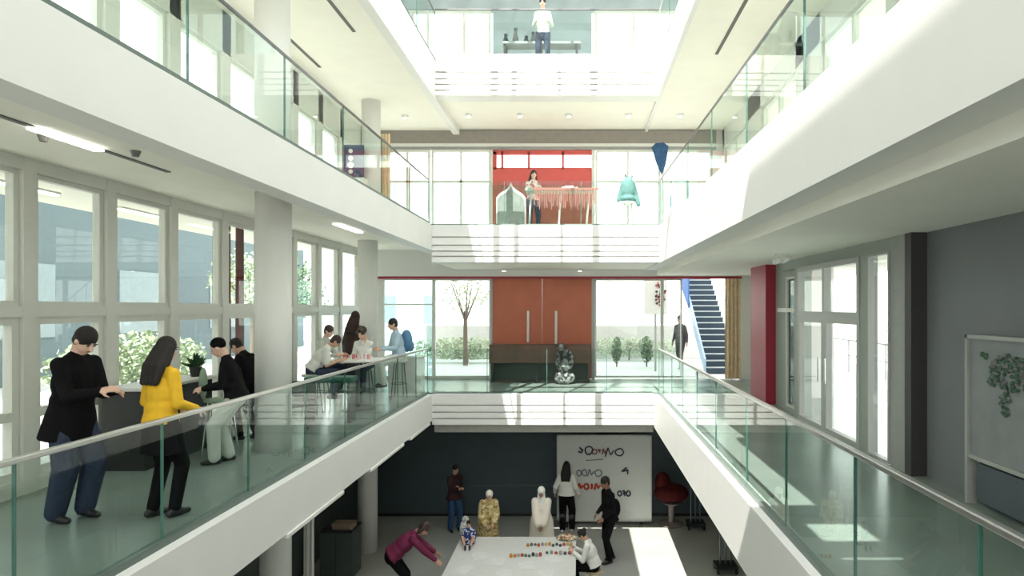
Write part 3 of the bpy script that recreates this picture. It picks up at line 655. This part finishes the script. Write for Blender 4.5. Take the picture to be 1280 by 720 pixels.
# hall: stool behind the seated person
def stool(name, label, loc, h, seatm, r=.18, legm=steel, group=None, back=False):
    t = thing(name, label, 'stool', loc, 0, group)
    MB().lathe((0,0,0), [(r*.9,h-.05),(r,h-.04),(r,h-.01),(r*.92,h)], 20).build('seat', seatm, t)
    for a in (45,135,225,315):
        x, y = math.cos(R(a)), math.sin(R(a)); MB().tube((x*r*1.05,y*r*1.05,0),(x*r*.6,y*r*.6,h-.05), .012, n=8).build('leg', legm, t)
    b = MB(); z = h*.4; rr = r*.88
    for i in range(16): a, c = 2*math.pi*i/16, 2*math.pi*(i+1)/16; b.tube((rr*math.cos(a),rr*math.sin(a),z),(rr*math.cos(c),rr*math.sin(c),z), .008, n=6)
    b.build('foot_ring', legm, t); return t
stool('stool', 'low stool under the person in white at the right of the table', (.36,13.25,G0), .43, mat('pale plywood', (.5,.38,.24), .5))
for (x, y, lab) in ((-4.98,12.05,'high stool under the hunched person in a white shirt'),(-5.18,12.95,'high stool under the person with reddish brown hair'),
                    (-4.40,13.35,'high stool under the person with curly hair'),(-3.90,14.05,'high stool under the person with the backpack')):
    stool('bar_stool', lab, (x,y,0), .76 if y < 13.6 else .86, mat('white stool seat', (.7,.7,.66), .5), .19, darkrail)
# high table of the seated group
t = thing('high_table', 'round white high table with the seated group around it', 'table', (-4.32,12.62,0))
MB().lathe((0,0,0), [(.50,.955),(.52,.965),(.52,.985),(.50,.99)], 36).build('tabletop', mat('white tabletop', (.78,.78,.75), .35), t)
MB().tube((0,0,.03),(0,0,.955), .04, n=16).build('pole', darkrail, t); MB().lathe((0,0,0), [(.30,0),(.30,.02),(.05,.04)], 28).build('base_plate', darkrail, t)
for i, (x, y, c) in enumerate(((-.1,.05,(.6,.2,.22)),(.05,-.1,(.75,.5,.5)),(.12,.12,(.8,.75,.7)),(-.2,-.15,(.5,.12,.15)),(.0,.22,(.75,.7,.7)),(.22,-.02,(.65,.3,.3)))):
    o = MB().lathe((0,0,0), [(.028,0),(.036,.08),(.034,.1)], 14).build('paper_cup', mat('cup colour %d' % i, c, .6)); o.location = (-4.32+x,12.62+y,.99)
    tag(o, ['rosy cup left of centre','pink cup at the front','cream cup at the right','dark rose cup at the front left','pale cup at the back','salmon cup at the right edge'][i]+' of the round high table', 'cup', 'cups on the high table')
t = thing('bench', 'dark green padded bench in front of the seated group', 'bench', (-4.32,11.25,0))
MB().box((-.42,-.18,.70),(.42,.18,.80)).build('seat', mat('green vinyl', (.02,.11,.08), .4), t, bevel=.03)
for x in (-.36,.36): MB().box((x-.02,-.15,0),(x+.02,.15,.70)).build('leg', darkrail, t)
t = thing('side_table', 'low white cloth covered table behind the glass at the far left corner', 'table', (-3.92,14.74,0))
b = MB(); b.box((-.38,-.18,.0),(.38,.18,.86)); b.build('cloth', whitef, t, bevel=.02); MB().box((-.4,-.2,.86),(.4,.2,.89)).build('tabletop', whitef, t, bevel=.008)
# window counter with the green chair
t = thing('counter', 'white topped counter with a black front under the left windows', 'counter', (-5.55,8.9,0))
MB().box((-.3,-1.1,.98),(.30,.45,1.02)).build('worktop', mat('white worktop', (.74,.74,.70), .4), t, bevel=.005)
MB().box((-.28,-1.05,.0),(.25,.40,.98)).build('cabinet', blackp, t)
t = thing('chair', 'pale green shell chair beside the black fronted counter', 'chair', (-4.88,8.75,0), R(-70))
b = MB(); b.ball((0,0,.74),(.22,.21,.04)); b.ball((0,-.2,.98),(.21,.04,.22)); remesh(b, 'seat_shell', mat('pale green plastic', (.25,.34,.24), .45), .014, 3, t)
for x, y in ((-.16,-.16),(.16,-.16),(-.16,.16),(.16,.16)): MB().tube((x*1.2,y*1.2,0),(x*.8,y*.8,.72), .013, n=8).build('leg', chromem, t)
t = thing('potted_plant', 'small leafy plant in a dark pot on the white counter', 'plant', (-5.45,9.15,1.02))
MB().lathe((0,0,0), [(.06,0),(.085,.13),(.08,.14)], 16).build('pot', blackp, t)
b = MB()
for k in range(60):
    a = random.random()*6.28; e = random.random()*1.2; L = .12+.12*random.random(); d = Vector((math.cos(a)*math.sin(e), math.sin(a)*math.sin(e), math.cos(e))); p = Vector((0,0,.12)); n = d.orthogonal().normalized()*.022
    b.raw([p, p+d*L*.5+n, p+d*L, p+d*L*.5-n], [(0,1,2,3)])
b.build('leaves', mat('dark leaf', (.03,.08,.035), .5), t)
# black stacked seats behind the first column
t = thing('chair', 'black chair standing beside the nearest round column', 'chair', (-4.55,10.3,0), R(20))
MB().box((-.22,-.22,.42),(.22,.22,.46)).build('seat', blackp, t, bevel=.015); MB().box((-.21,-.25,.60),(.21,-.21,.85)).build('backrest', blackp, t, bevel=.015)
for x, y in ((-.19,-.2),(.19,-.2),(-.19,.2),(.19,.2)): MB().tube((x,y,0),(x,y,.43 if y > 0 else .62), .012, n=8).build('leg', darkrail, t)
# curtains
def curtain(label, x0, x1, y0, y1, z0, z1, m, folds=7, amp=.035):
    b = MB(); n = folds*8; vs = []
    for i in range(n+1):
        f = i/n; x, y = x0+(x1-x0)*f, y0+(y1-y0)*f; o = amp*math.sin(f*folds*6.283); d = Vector((x1-x0,y1-y0,0)).normalized(); px = Vector((-d.y,d.x,0))*o
        for z, s_ in ((z0,1.15),(z1,.8)): vs.append((x+px.x*s_, y+px.y*s_, z))
    k = len(vs); vs += [(v[0]+.012, v[1]+.012, v[2]) for v in vs]
    fs = [(2*i,2*i+2,2*i+3,2*i+1) for i in range(n)]+[(k+2*i,k+2*i+1,k+2*i+3,k+2*i+2) for i in range(n)]+[(0,1,k+1,k),(2*n,k+2*n,k+2*n+1,2*n+1)]
    b.raw(vs, fs); return tag(b.build('curtain', m, smooth=True), label, 'curtain')
curtain('tall beige curtain at the right end of the far glazing', 4.12, 4.55, YE-.2, YE-.2, .03, 2.82, tbeige, 4, .06)
curtain('dark red curtain behind the window left of the nearest round column', -6.25, -6.25, 11.0, 11.5, -.02, 3.6, dred, 4)
curtain('narrow dark red curtain strip just right of the wider one', -6.25, -6.25, 11.75, 11.95, -.02, 3.6, dred, 2)
curtain('pale hanging cloth strip below the left slab in the dark lower hall', -5.08, -4.90, 11.9, 11.9, G0+.01, -.62, whitef, 2, .03)
# low brown sideboard in front of the red doors
t = thing('sideboard', 'low dark brown wooden sideboard before the rust red doors', 'sideboard', (-.97,17.35,0))
MB().box((-1.38,-.22,.52),(1.36,.22,1.02)).build('body', wood, t, bevel=.01)
b = MB()
for x in (-.7,0,.68): b.box((x-.005,-.225,.55),(x+.005,-.2,1.0))
b.build('seams', blackp, t)
for x in (-1.3,-.1,1.28): MB().box((x-.03,-.2,0),(x+.03,.2,.52)).build('leg', blackp, t)
MB().box((-1.33,.0,.04),(1.3,.2,.52)).build('lower_shelf', mat('dark green shelf', (.03,.05,.04), .6), t)
t = thing('backpack', 'grey and black rucksack on top of the brown sideboard', 'bag', (-.32,16.82,.0))
b = MB(); b.ball((0,0,.62),(.25,.16,.32)).ball((0,-.12,.5),(.17,.1,.18)).ball((-.1,0,.95),(.1,.1,.14)).ball((0,0,.18),(.28,.17,.2)); remesh(b, 'sack', patterned('grey black cloth', [(.03,.03,.03),(.12,.13,.13),(.3,.31,.3)], 14), .02, 2, t)
for x in (-.1,.1): MB().tube((x,-.16,.35),(x,-.17,.9), .018, n=6).build('strap', blackp, t)
t['label'] = 'grey and black rucksack standing in front of the brown sideboard'
# lower hall extras
t = thing('lounge_chair', 'dark red lounge chair beyond the whiteboard', 'chair', (2.55,17.3,G0))
b = MB(); b.ball((0,0,.85),(.48,.35,.26)).ball((-.22,.1,1.1),(.22,.22,.3)); remesh(b, 'cushion', mat('dark red cushion', (.07,.008,.008), .8, spec=.2), .02, 3, t)
MB().lathe((0,0,0), [(.34,0),(.36,.03),(.08,.08),(.08,.5),(.3,.62)], 20).build('base_plate', mat('grey base', (.25,.22,.21), .5), t)
def trolley(label, loc, h):
    t = thing('trolley', label, 'trolley', loc)
    for x in (-.12,.0,.12): MB().tube((x,0,.14),(x,0,h), .018, n=10).build('pole', mat('blue grey metal', (.14,.18,.22), .35, .6), t)
    MB().box((-.24,-.2,.12),(.24,.2,.18)).build('base_frame', blackp, t, bevel=.01); MB().box((-.16,-.03,h-.08),(.16,.03,h)).build('crossbar', darkrail, t)
    for x in (-.2,.2):
        for y in (-.16,.16): MB().tube((x-.02,y,.06),(x+.02,y,.06), .06, n=14).build('wheel', blackp, t)
trolley('wheeled dark rack standing right of the whiteboard', (3.15,17.0,G0), 1.9)
trolley('wheeled dark rack partly hidden under the right slab, nearer', (3.3,14.2,G0), 1.9)
t = thing('cabinet', 'low dark cabinet with a folded brown box on top in the lower hall', 'cabinet', (-5.2,14.1,G0))
MB().box((-.35,-.3,0),(.35,.3,1.0)).build('body', darkgreen, t, bevel=.01); MB().box((-.36,-.31,1.0),(.36,.31,1.03)).build('top', blackp, t)
MB().box((-.006,-.305,.05),(.006,-.3,.95)).build('door_seam', blackp, t)
o = MB().box((-.22,-.15,0),(.22,.15,.10)).box((-.23,-.16,.09),(.23,.16,.12)).build('cardboard_box', mat('cardboard', (.30,.22,.16), .8), bevel=.005); o.location = (-5.1,14.05,G0+1.03)
tag(o, 'flat brown box on the dark cabinet in the lower hall', 'box')
# broken white trim strips under the left slab edge, built as unlit light rails
for i, (y0, y1) in enumerate(((7.4,9.2),(10.4,12.4),(12.9,14.6))):
    t = thing('light_rail', ['white luminaire rail under the left slab edge, nearest of three','white luminaire rail under the left slab edge, middle of three','white luminaire rail under the left slab edge, by the far corner'][i], 'ceiling light', (XL+.02,y0,-.62), 0, 'rails under the left slab edge')
    MB().box((-.08,0,-.05),(.0,y1-y0,0)).build('housing', white, t, bevel=.008); MB().box((-.07,.03,-.055),(-.01,y1-y0-.03,-.048)).build('diffuser', mat('unlit diffuser', (.5,.5,.48), .5), t)
# L2 gallery
t = thing('long_table', 'long pale green high table in front of the red wall', 'table', (-.55,16.1,L2))
MB().box((-.73,-.25,.98),(.98,.25,1.05)).build('tabletop', mat('pale green laminate', (.30,.42,.33), .5), t, bevel=.01)
for x in (-.6,.15,.85): MB().tube((x-.06,0,.005),(x,0,.98), .025, n=8).build('leg', mat('pale metal', (.55,.56,.52), .4), t)
b = MB()
t2 = thing('fringe_cloth', 'reddish fringed runner hanging from the long green table', 'cloth', (-.3,15.84,L2))
for k in range(36): x = -.75+k*.043; b.tube((x,0,1.03),(x+.01*math.sin(k),0,.62+.12*math.sin(k*1.7)), .012, n=5)
b.box((-.8,-.01,1.0),(.85,.01,1.045)); b.build('fringe', mat('dull red fringe', (.35,.13,.1), .8), t2)
o = MB().box((-.2,-.12,0),(.2,.12,.05)).box((-.12,-.09,.05),(.1,.09,.09)).build('book_stack', whitef, bevel=.004); o.location = (-.18,16.15,L2+1.05); tag(o, 'small white pile on the long green table', 'papers')
t = thing('armchair', 'grey armchair with a pointed onion shaped back and pale rim', 'chair', (-1.62,15.75,L2))
def onion(y0, y1, k=1.0):
    pts = [(-.36*k,0),(-.36*k,.78*k),(-.28*k,.88*k),(-.12*k,.98*k),(-.04*k,1.06*k),(0,1.16*k),(.04*k,1.06*k),(.12*k,.98*k),(.28*k,.88*k),(.36*k,.78*k),(.36*k,0)]
    n = len(pts); return [(x,y0,z) for x,z in pts]+[(x,y1,z) for x,z in pts], [tuple(range(n)), tuple(range(2*n-1,n-1,-1))]+[(i,n+i,n+(i+1)%n,(i+1)%n) for i in range(n)]
vs, fs = onion(-.02,.10); MB().raw(vs, fs).build('rim', framem, t); vs, fs = onion(-.05,.02,.93); MB().raw(vs, fs).build('backrest', mat('grey green upholstery', (.20,.22,.20), .8, noise=.15), t)
MB().box((-.32,.1,.2),(.32,.6,.45)).build('seat', MATS['grey green upholstery'], t, bevel=.04)
t = stool('bar_stool', 'tall thin legged stool carrying a teal coat on the far gallery', (1.28,16.0,L2), .72, mat('pale seat', (.5,.55,.52), .5), .2, mat('pale metal', (.55,.56,.52)))
b = MB(); b.ball((0,0,1.05),(.2,.14,.28)).cap((-.12,0,1.2),(-.24,0,.76),.06,.05).cap((.12,0,1.2),(.26,0,.66),.06,.06).cap((0,0,1.2),(-.08,0,1.42),.06,.02).cap((.03,0,1.25),(.12,0,1.38),.05,.02).ball((0,0,.8),(.2,.17,.1))
c = remesh(b, 'coat', mat('teal cloth', (.12,.24,.24), .8, noise=.25), .02, 2); c.location = (1.28,16.0,L2); tag(c, 'teal coat heaped on the tall stool', 'coat')
o = MB()
vs = [(-.22,0,0),(-.1,0,-.45),(.05,0,-.78),(.16,0,-.5),(.24,0,.02),(.1,0,.12),(-.12,0,.1)]; n = len(vs)
o.raw(vs+[(x,.03,z) for x,_,z in vs], [tuple(range(n)), tuple(range(2*n-1,n-1,-1))]+[(i,n+i,n+(i+1)%n,(i+1)%n) for i in range(n)])
o = o.build('banner', mat('navy banner cloth', (.03,.09,.2), .8, noise=.3)); o.location = (2.32,17.86,6.5); tag(o, 'dark blue pointed banner hanging in the far right window', 'banner')
t = thing('notice_board', 'dark blue notice board with white round marks on a white stand, upper left gallery', 'notice board', (-5.25,15.0,L2))
MB().box((-.26,0,1.12),(.26,.05,1.90)).build('board', mat('navy board', (.05,.07,.15), .6), t, bevel=.02)
b = MB()
for z, r in ((1.75,.05),(1.58,.06),(1.42,.075),(1.27,.05)): b.tube((-.05,-.006,z),(-.05,0,z), r, n=18)
b.build('round_marks', whitef, t); MB().box((-.3,-.15,.9),(.3,.2,1.1)).box((-.25,-.1,0),(-.2,.1,.9)).box((.2,-.1,0),(.25,.1,.9)).build('stand', whitef, t)
curtain('orange beige curtain beside the dark blue notice board', -4.9, -4.65, 15.9, 15.9, L2+.05, L2+2.4, tbeige, 3, .03)
# downlights on the far ceiling of level two and others
def downlight(x, y, z, lab, grp, r=.09):
    t = thing('downlight', lab, 'ceiling light', (x,y,z), 0, grp)
    MB().lathe((0,0,-.07), [(r*.8,0),(r,.02),(r,.07)], 16).build('housing', white, t); MB().lathe((0,0,-.075), [(r*.6,0),(r*.6,.008)], 14).build('diffuser', lampm, t)
pos = [(506,'leftmost'),(586,'second from left'),(650,'third from left'),(711,'third from right'),(786,'second from right'),(850,'rightmost')]
for px, w in pos: downlight((px-721)*16.5/F, 16.5, 7.0 if px > 536 else 6.97, w+' of six round lights on the far ceiling above the red wall', 'far ceiling lights')
downlight(-1.98, 17.4, 3.07, 'small round light above the left red door leaf', 'lights above the red doors', .08)  # white ceiling sensors, built here with an added lamp glow
downlight(.08, 17.4, 3.07, 'small round light above the right red door leaf', 'lights above the red doors', .08)
t = thing('spotlight', 'white twin spotlight on the right walkway ceiling by the red pillar', 'ceiling light', (3.35,10.6,2.9))
MB().box((-.06,-.06,-.03),(.06,.06,0)).build('base_plate', white, t); MB().tube((0,0,-.03),(0,0,-.1),.012).tube((-.09,-.03,-.14),(.03,.03,-.09),.045,n=14).tube((.05,-.03,-.13),(.15,.02,-.08),.04,n=14).build('spot_heads', white, t)
# slot lights on ceilings
def slot(lab, x, y0, y1, z, lit=None):
    t = thing('slot_light', lab, 'ceiling light', (x,y0,z))
    MB().box((-.03,0,-.012),(.03,y1-y0,0)).build('track', mat('dark slot', (.10,.10,.09), .5), t)
    if lit: MB().box((-.05,lit[0]-y0,-.03),(.05,lit[1]-y0,-.013)).build('diffuser', lampm, t)
slot('long dark track with one lit tube on the left walkway ceiling', -4.85, 4.0, 7.6, 3.62, (5.7,6.5))
slot('lit tube on the ceiling beyond the nearest left column', -4.6, 12.2, 13.6, 3.62, (12.2,13.6))
slot('thin dark track on the top left soffit', -4.0, 8.0, 11.5, 6.97)
slot('short dark track near the large upper left column', -5.3, 11.0, 13.2, 6.97)
slot('thin dark track on the top right soffit', 2.75, 9.0, 12.6, 7.0)
b = MB().lathe((0,0,-.06), [(.03,0),(.05,.06)], 12)
for (x, y, w) in ((-4.55,6.6,'nearer the camera'),(-5.0,6.0,'farther left')):
    o = b.build('smoke_detector', mat('dark detector', (.15,.15,.14))); o.location = (x,y,3.62); tag(o, 'small dark detector on the left walkway ceiling, '+w, 'detector', 'ceiling detectors')
o = MB().box((-.22,0,0),(.22,.35,.26)).build('wall_box', cream, bevel=.01); o.location = (-5.3,15.9,3.0); tag(o, 'cream box fixed near the ceiling between the left columns', 'box')
# L3 things
t = thing('workbench', 'grey workbench with small dark objects on the topmost far gallery', 'table', (-1.5,16.2,L3+.005))
MB().box((-.35,-.2,.88),(1.6,.2,.94)).build('tabletop', mat('grey bench top', (.25,.28,.28), .5), t)
for x in (-.3,.6,1.5): MB().box((x-.03,-.18,0),(x+.03,.18,.88)).build('leg', blackp, t)
for i, (x, h) in enumerate(((-1.8,.25),(-1.55,.4),(-1.28,.2),(-1.1,.3))):
    o = MB().lathe((0,0,0), [(.07,0),(.08,h*.3),(.04,h*.7),(.05,h)], 12).build('vase', mat('dark vase %d' % (i % 2), ((.04,.06,.08),(.12,.14,.14))[i % 2], .5)); o.location = (x,16.2,L3+.945)
    tag(o, ['leftmost dark vase','tallest dark vase','shortest dark vase','rightmost dark vase'][i]+' on the topmost grey workbench', 'vase', 'vases on the top workbench')

# ------------------------------------------------------------------ outside
paving = mat('pale outdoor paving', (.55,.55,.52), .8, noise=.06, nscale=.6)
struct('ground', MB().box((-40,YN,-.4),(-6.1,80,-.02)).box((-6.1,18.25,-.4),(45,80,-.02)).box((4.4,YN,-.4),(45,18.25,-.02)), paving)
def facade(label, x0, y0, x1, y1, h, rows, colsn, m, wm, th=1.0):
    d = Vector((x1-x0,y1-y0,0)); L = d.length
    t = thing('building', label, 'building', (x0,y0,0), math.atan2(d.y,d.x))
    MB().box((0,0,0),(L,6,h)).build('wall', m, t)
    for r in range(rows):
        for c in range(colsn):
            a = L*(c+.25)/colsn; MB().box((a,-.04,h*(r+.3)/rows),(a+L*.5/colsn,.02,h*(r+.8)/rows)).build('window', wm, t)
    return t
pale = mat('pale far facade', (.62,.64,.60), .8); palewin = mat('far window glass', (.30,.36,.36), .3)
facade('pale apartment block across the yard behind the far glazing', -14, 40, 14, 42, 14, 4, 8, pale, palewin)
facade('slate blue neighbour building seen through the left windows', -14.5, -6, -14.5, 34, 8, 2, 8, mat('slate facade', (.13,.175,.19), .8), mat('far window dim', (.25,.31,.33), .3))  # added building stands in for atrium reflections in the left panes
def leafblob(b, c, r, n, size, rnd):
    for k in range(n):
        d = Vector((rnd.gauss(0,1), rnd.gauss(0,1), rnd.gauss(0,1))).normalized(); p = Vector(c)+Vector((d.x*r[0], d.y*r[1], d.z*r[2]))*(rnd.random()**.4)
        u = Vector((rnd.gauss(0,1), rnd.gauss(0,1), rnd.gauss(0,1))).normalized(); v = u.orthogonal().normalized(); s_ = size*(.6+.8*rnd.random())
        b.raw([p-u*s_, p+v*s_*.6, p+u*s_, p-v*s_*.6], [(0,1,2,3)])
leafm = mat('garden leaf', (.38,.46,.30), .6, noise=.4, nscale=3); leafd = mat('dark garden leaf', (.12,.20,.11), .6, noise=.4, nscale=3); barkm = mat('bark', (.16,.13,.10), .9)
def tree(label, x, y, h, r, n=900, m=leafm, size=.09, group=None, seed=0):
    rnd = random.Random(seed); t = thing('tree', label, 'tree', (x,y,0), 0, group)
    b = MB().tube((0,0,0),(0,0,h*.5), .09, .06, n=10)
    for k in range(5): a = k*1.26; b.tube((0,0,h*.4),(math.cos(a)*r*.6, math.sin(a)*r*.6, h*.75), .04, .015, n=6)
    b.build('trunk', barkm, t); b = MB()
    for k in range(7): a = k*.9; leafblob(b, (math.cos(a)*r*.5, math.sin(a)*r*.5, h*.7+(k % 3-1)*r*.4), (r*.6,r*.6,r*.5), n//7, size, rnd)
    b.build('crown', m, t); return t
def shrub(label, x, y, h, r, m, n=500, size=.05, seed=0, group=None, sy=1):
    rnd = random.Random(seed); t = thing('shrub', label, 'shrub', (x,y,0), 0, group)
    b = MB().tube((0,0,0),(0,0,h*.5), .025, n=6); b.build('stem', barkm, t)
    b = MB(); leafblob(b, (0,0,h*.55), (r,r*sy,h*.45), n, size, rnd); b.build('foliage', m, t)
tree('slim tree in front of the pale block left of the red doors', -3.9, 22.4, 3.8, .9, 500, leafm, .05, seed=1)
shrub('long clipped hedge outside the far left glazing', -4.0, 23.5, .95, 2.4, leafm, 2600, .05, 2, sy=.15)
shrub('small dark green conifer outside, left of the pair', 1.36, 21.8, 1.05, .18, leafd, 500, .04, 3, 'conifers beyond the glazing')
shrub('small dark green conifer outside, right of the pair', 2.38, 21.8, 1.05, .22, leafd, 500, .04, 4, 'conifers beyond the glazing')
shrub('low pale hedge outside the far right glazing', 2.0, 24.5, .9, 2.2, leafm, 1600, .05, 5, sy=.15)
tree('leafy tree outside the left windows by the nearest column', -10.8, 24.0, 4.0, 1.3, 1800, leafd, .07, seed=6)
tree('pale leafy tree outside the left windows behind the black tunic', -11.5, 8.0, 3.4, 1.4, 1500, leafm, .08, seed=7)
tree('leafy tree outside the left windows beyond the second column', -10.4, 20.5, 4.0, 1.2, 1500, leafm, .07, seed=8)
shrub('rough hedge outside the left window doors', -9.3, 13.5, 1.5, .5, leafm, 2600, .06, 9, sy=5)
struct('wall_garden', MB().box((-9.4,-2,-.02),(-9.2,8.6,2.1)), mat('mottled pale stone', (.55,.56,.50), .8, noise=.35, nscale=5))
for (y0, y1) in ((5.2,6.6),(7.6,9.0),(10.2,11.6)):  # tubes put in to brighten the eave soffit
    t = thing('tube_light', 'lit tube under the eave outside the left windows, %s' % {5.2:'nearest',7.6:'second along',10.2:'farthest'}[y0], 'ceiling light', (-7.3,y0,3.62), 0, 'tubes under the eave')
    MB().box((-.05,0,-.03),(.05,y1-y0,0)).build('housing', white, t); MB().box((-.04,.02,-.05),(.04,y1-y0-.02,-.03)).build('diffuser', lampm, t)
# low garden wall
struct('wall_garden', MB().box((-6,25.5,0),(8,25.7,1.3)), mat('pale garden wall', (.6,.6,.56), .8))
t = thing('railing', 'dark terrace railing outside the right doors', 'railing', (8.5,8,0))
for k in range(12): MB().box((-.02,k*1.2-.02,0),(.02,k*1.2+.02,1.0)).build('post', greyframe, t)
MB().box((-.02,0,.97),(.02,13.2,1.02)).box((-.015,0,.5),(.015,13.2,.53)).build('top_rail', greyframe, t)
o = MB().lathe((0,0,0),[(.14,0),(.2,.45),(.16,.5),(.16,.62),(.05,.66)],16).build('planter', mat('dark planter', (.1,.12,.13), .6)); o.location = (7.6,13.7,0); tag(o, 'dark round planter on the terrace seen through the side window', 'planter')
# stair beyond the glazing
t = thing('staircase', 'dark blue staircase with pale nosings beyond the far right opening', 'staircase', (4.45,19.6,.0))
navy = mat('navy stair', (.025,.05,.075), .6)
b = MB(); nz = MB()
for k in range(17):
    b.box((-.50,k*.26,k*.19),(.50,(k+1)*.26+.02,(k+1)*.19)); nz.box((-.50,k*.26-.012,(k+1)*.19-.03),(.50,k*.26+.05,(k+1)*.19+.006))
b.build('steps', navy, t); nz.build('nosings', mat('pale nosing', (.5,.55,.55), .5), t)
b = MB(); b.raw([(-.56,-.1,0),(-.56,4.4,3.1),(-.56,4.4,3.6),(-.56,-.1,.45),(-.51,-.1,0),(-.51,4.4,3.1),(-.51,4.4,3.6),(-.51,-.1,.45)], [(0,1,2,3),(7,6,5,4),(0,4,5,1),(1,5,6,2),(2,6,7,3),(3,7,4,0)]); b.build('stringer', mat('pale blue stringer', (.35,.5,.62), .5), t)
b = MB(); b.tube((.5,-.1,.95),(.5,4.4,4.2),.02)
for k in range(9): b.tube((.5,k*.5,k*.36),(.5,k*.5,.95+k*.36+.06),.012,n=6)
b.build('handrail', chromem, t)
MB().raw([(-.62,2.4,3.3),(-.62,4.2,3.4),(-.62,4.2,2.9),(-.62,2.4,2.0),(-.58,2.4,3.3),(-.58,4.2,3.4),(-.58,4.2,2.9),(-.58,2.4,2.0)], [(0,1,2,3),(7,6,5,4),(0,4,5,1),(1,5,6,2),(2,6,7,3),(3,7,4,0)]).build('side_panel', mat('strong blue panel', (.05,.14,.38), .7), t)
t = thing('poster', 'small framed floral poster hanging outside, upper right of the far glazing', 'poster', (2.45,20.4,1.9))
MB().box((-.3,0,-.1),(.42,.04,1.0)).build('backing', whitef, t); MB().box((.03,.01,-1.92),(.09,.04,-.1)).build('post', greyframe, t)
b = MB(); rnd = random.Random(5)
for k in range(40): a = rnd.random()*6.28; r = .22*rnd.random()**.5; b.ball((.2+r*math.cos(a)*.8,-.02,.55+r*math.sin(a)*1.8), (.04,.02,.04), nu=7, nv=5, m=rnd.randrange(3))
b.build('flowers', [mat('poster black', (.04,.03,.04)), mat('poster red', (.5,.12,.1)), mat('poster pink', (.6,.45,.4))], t)
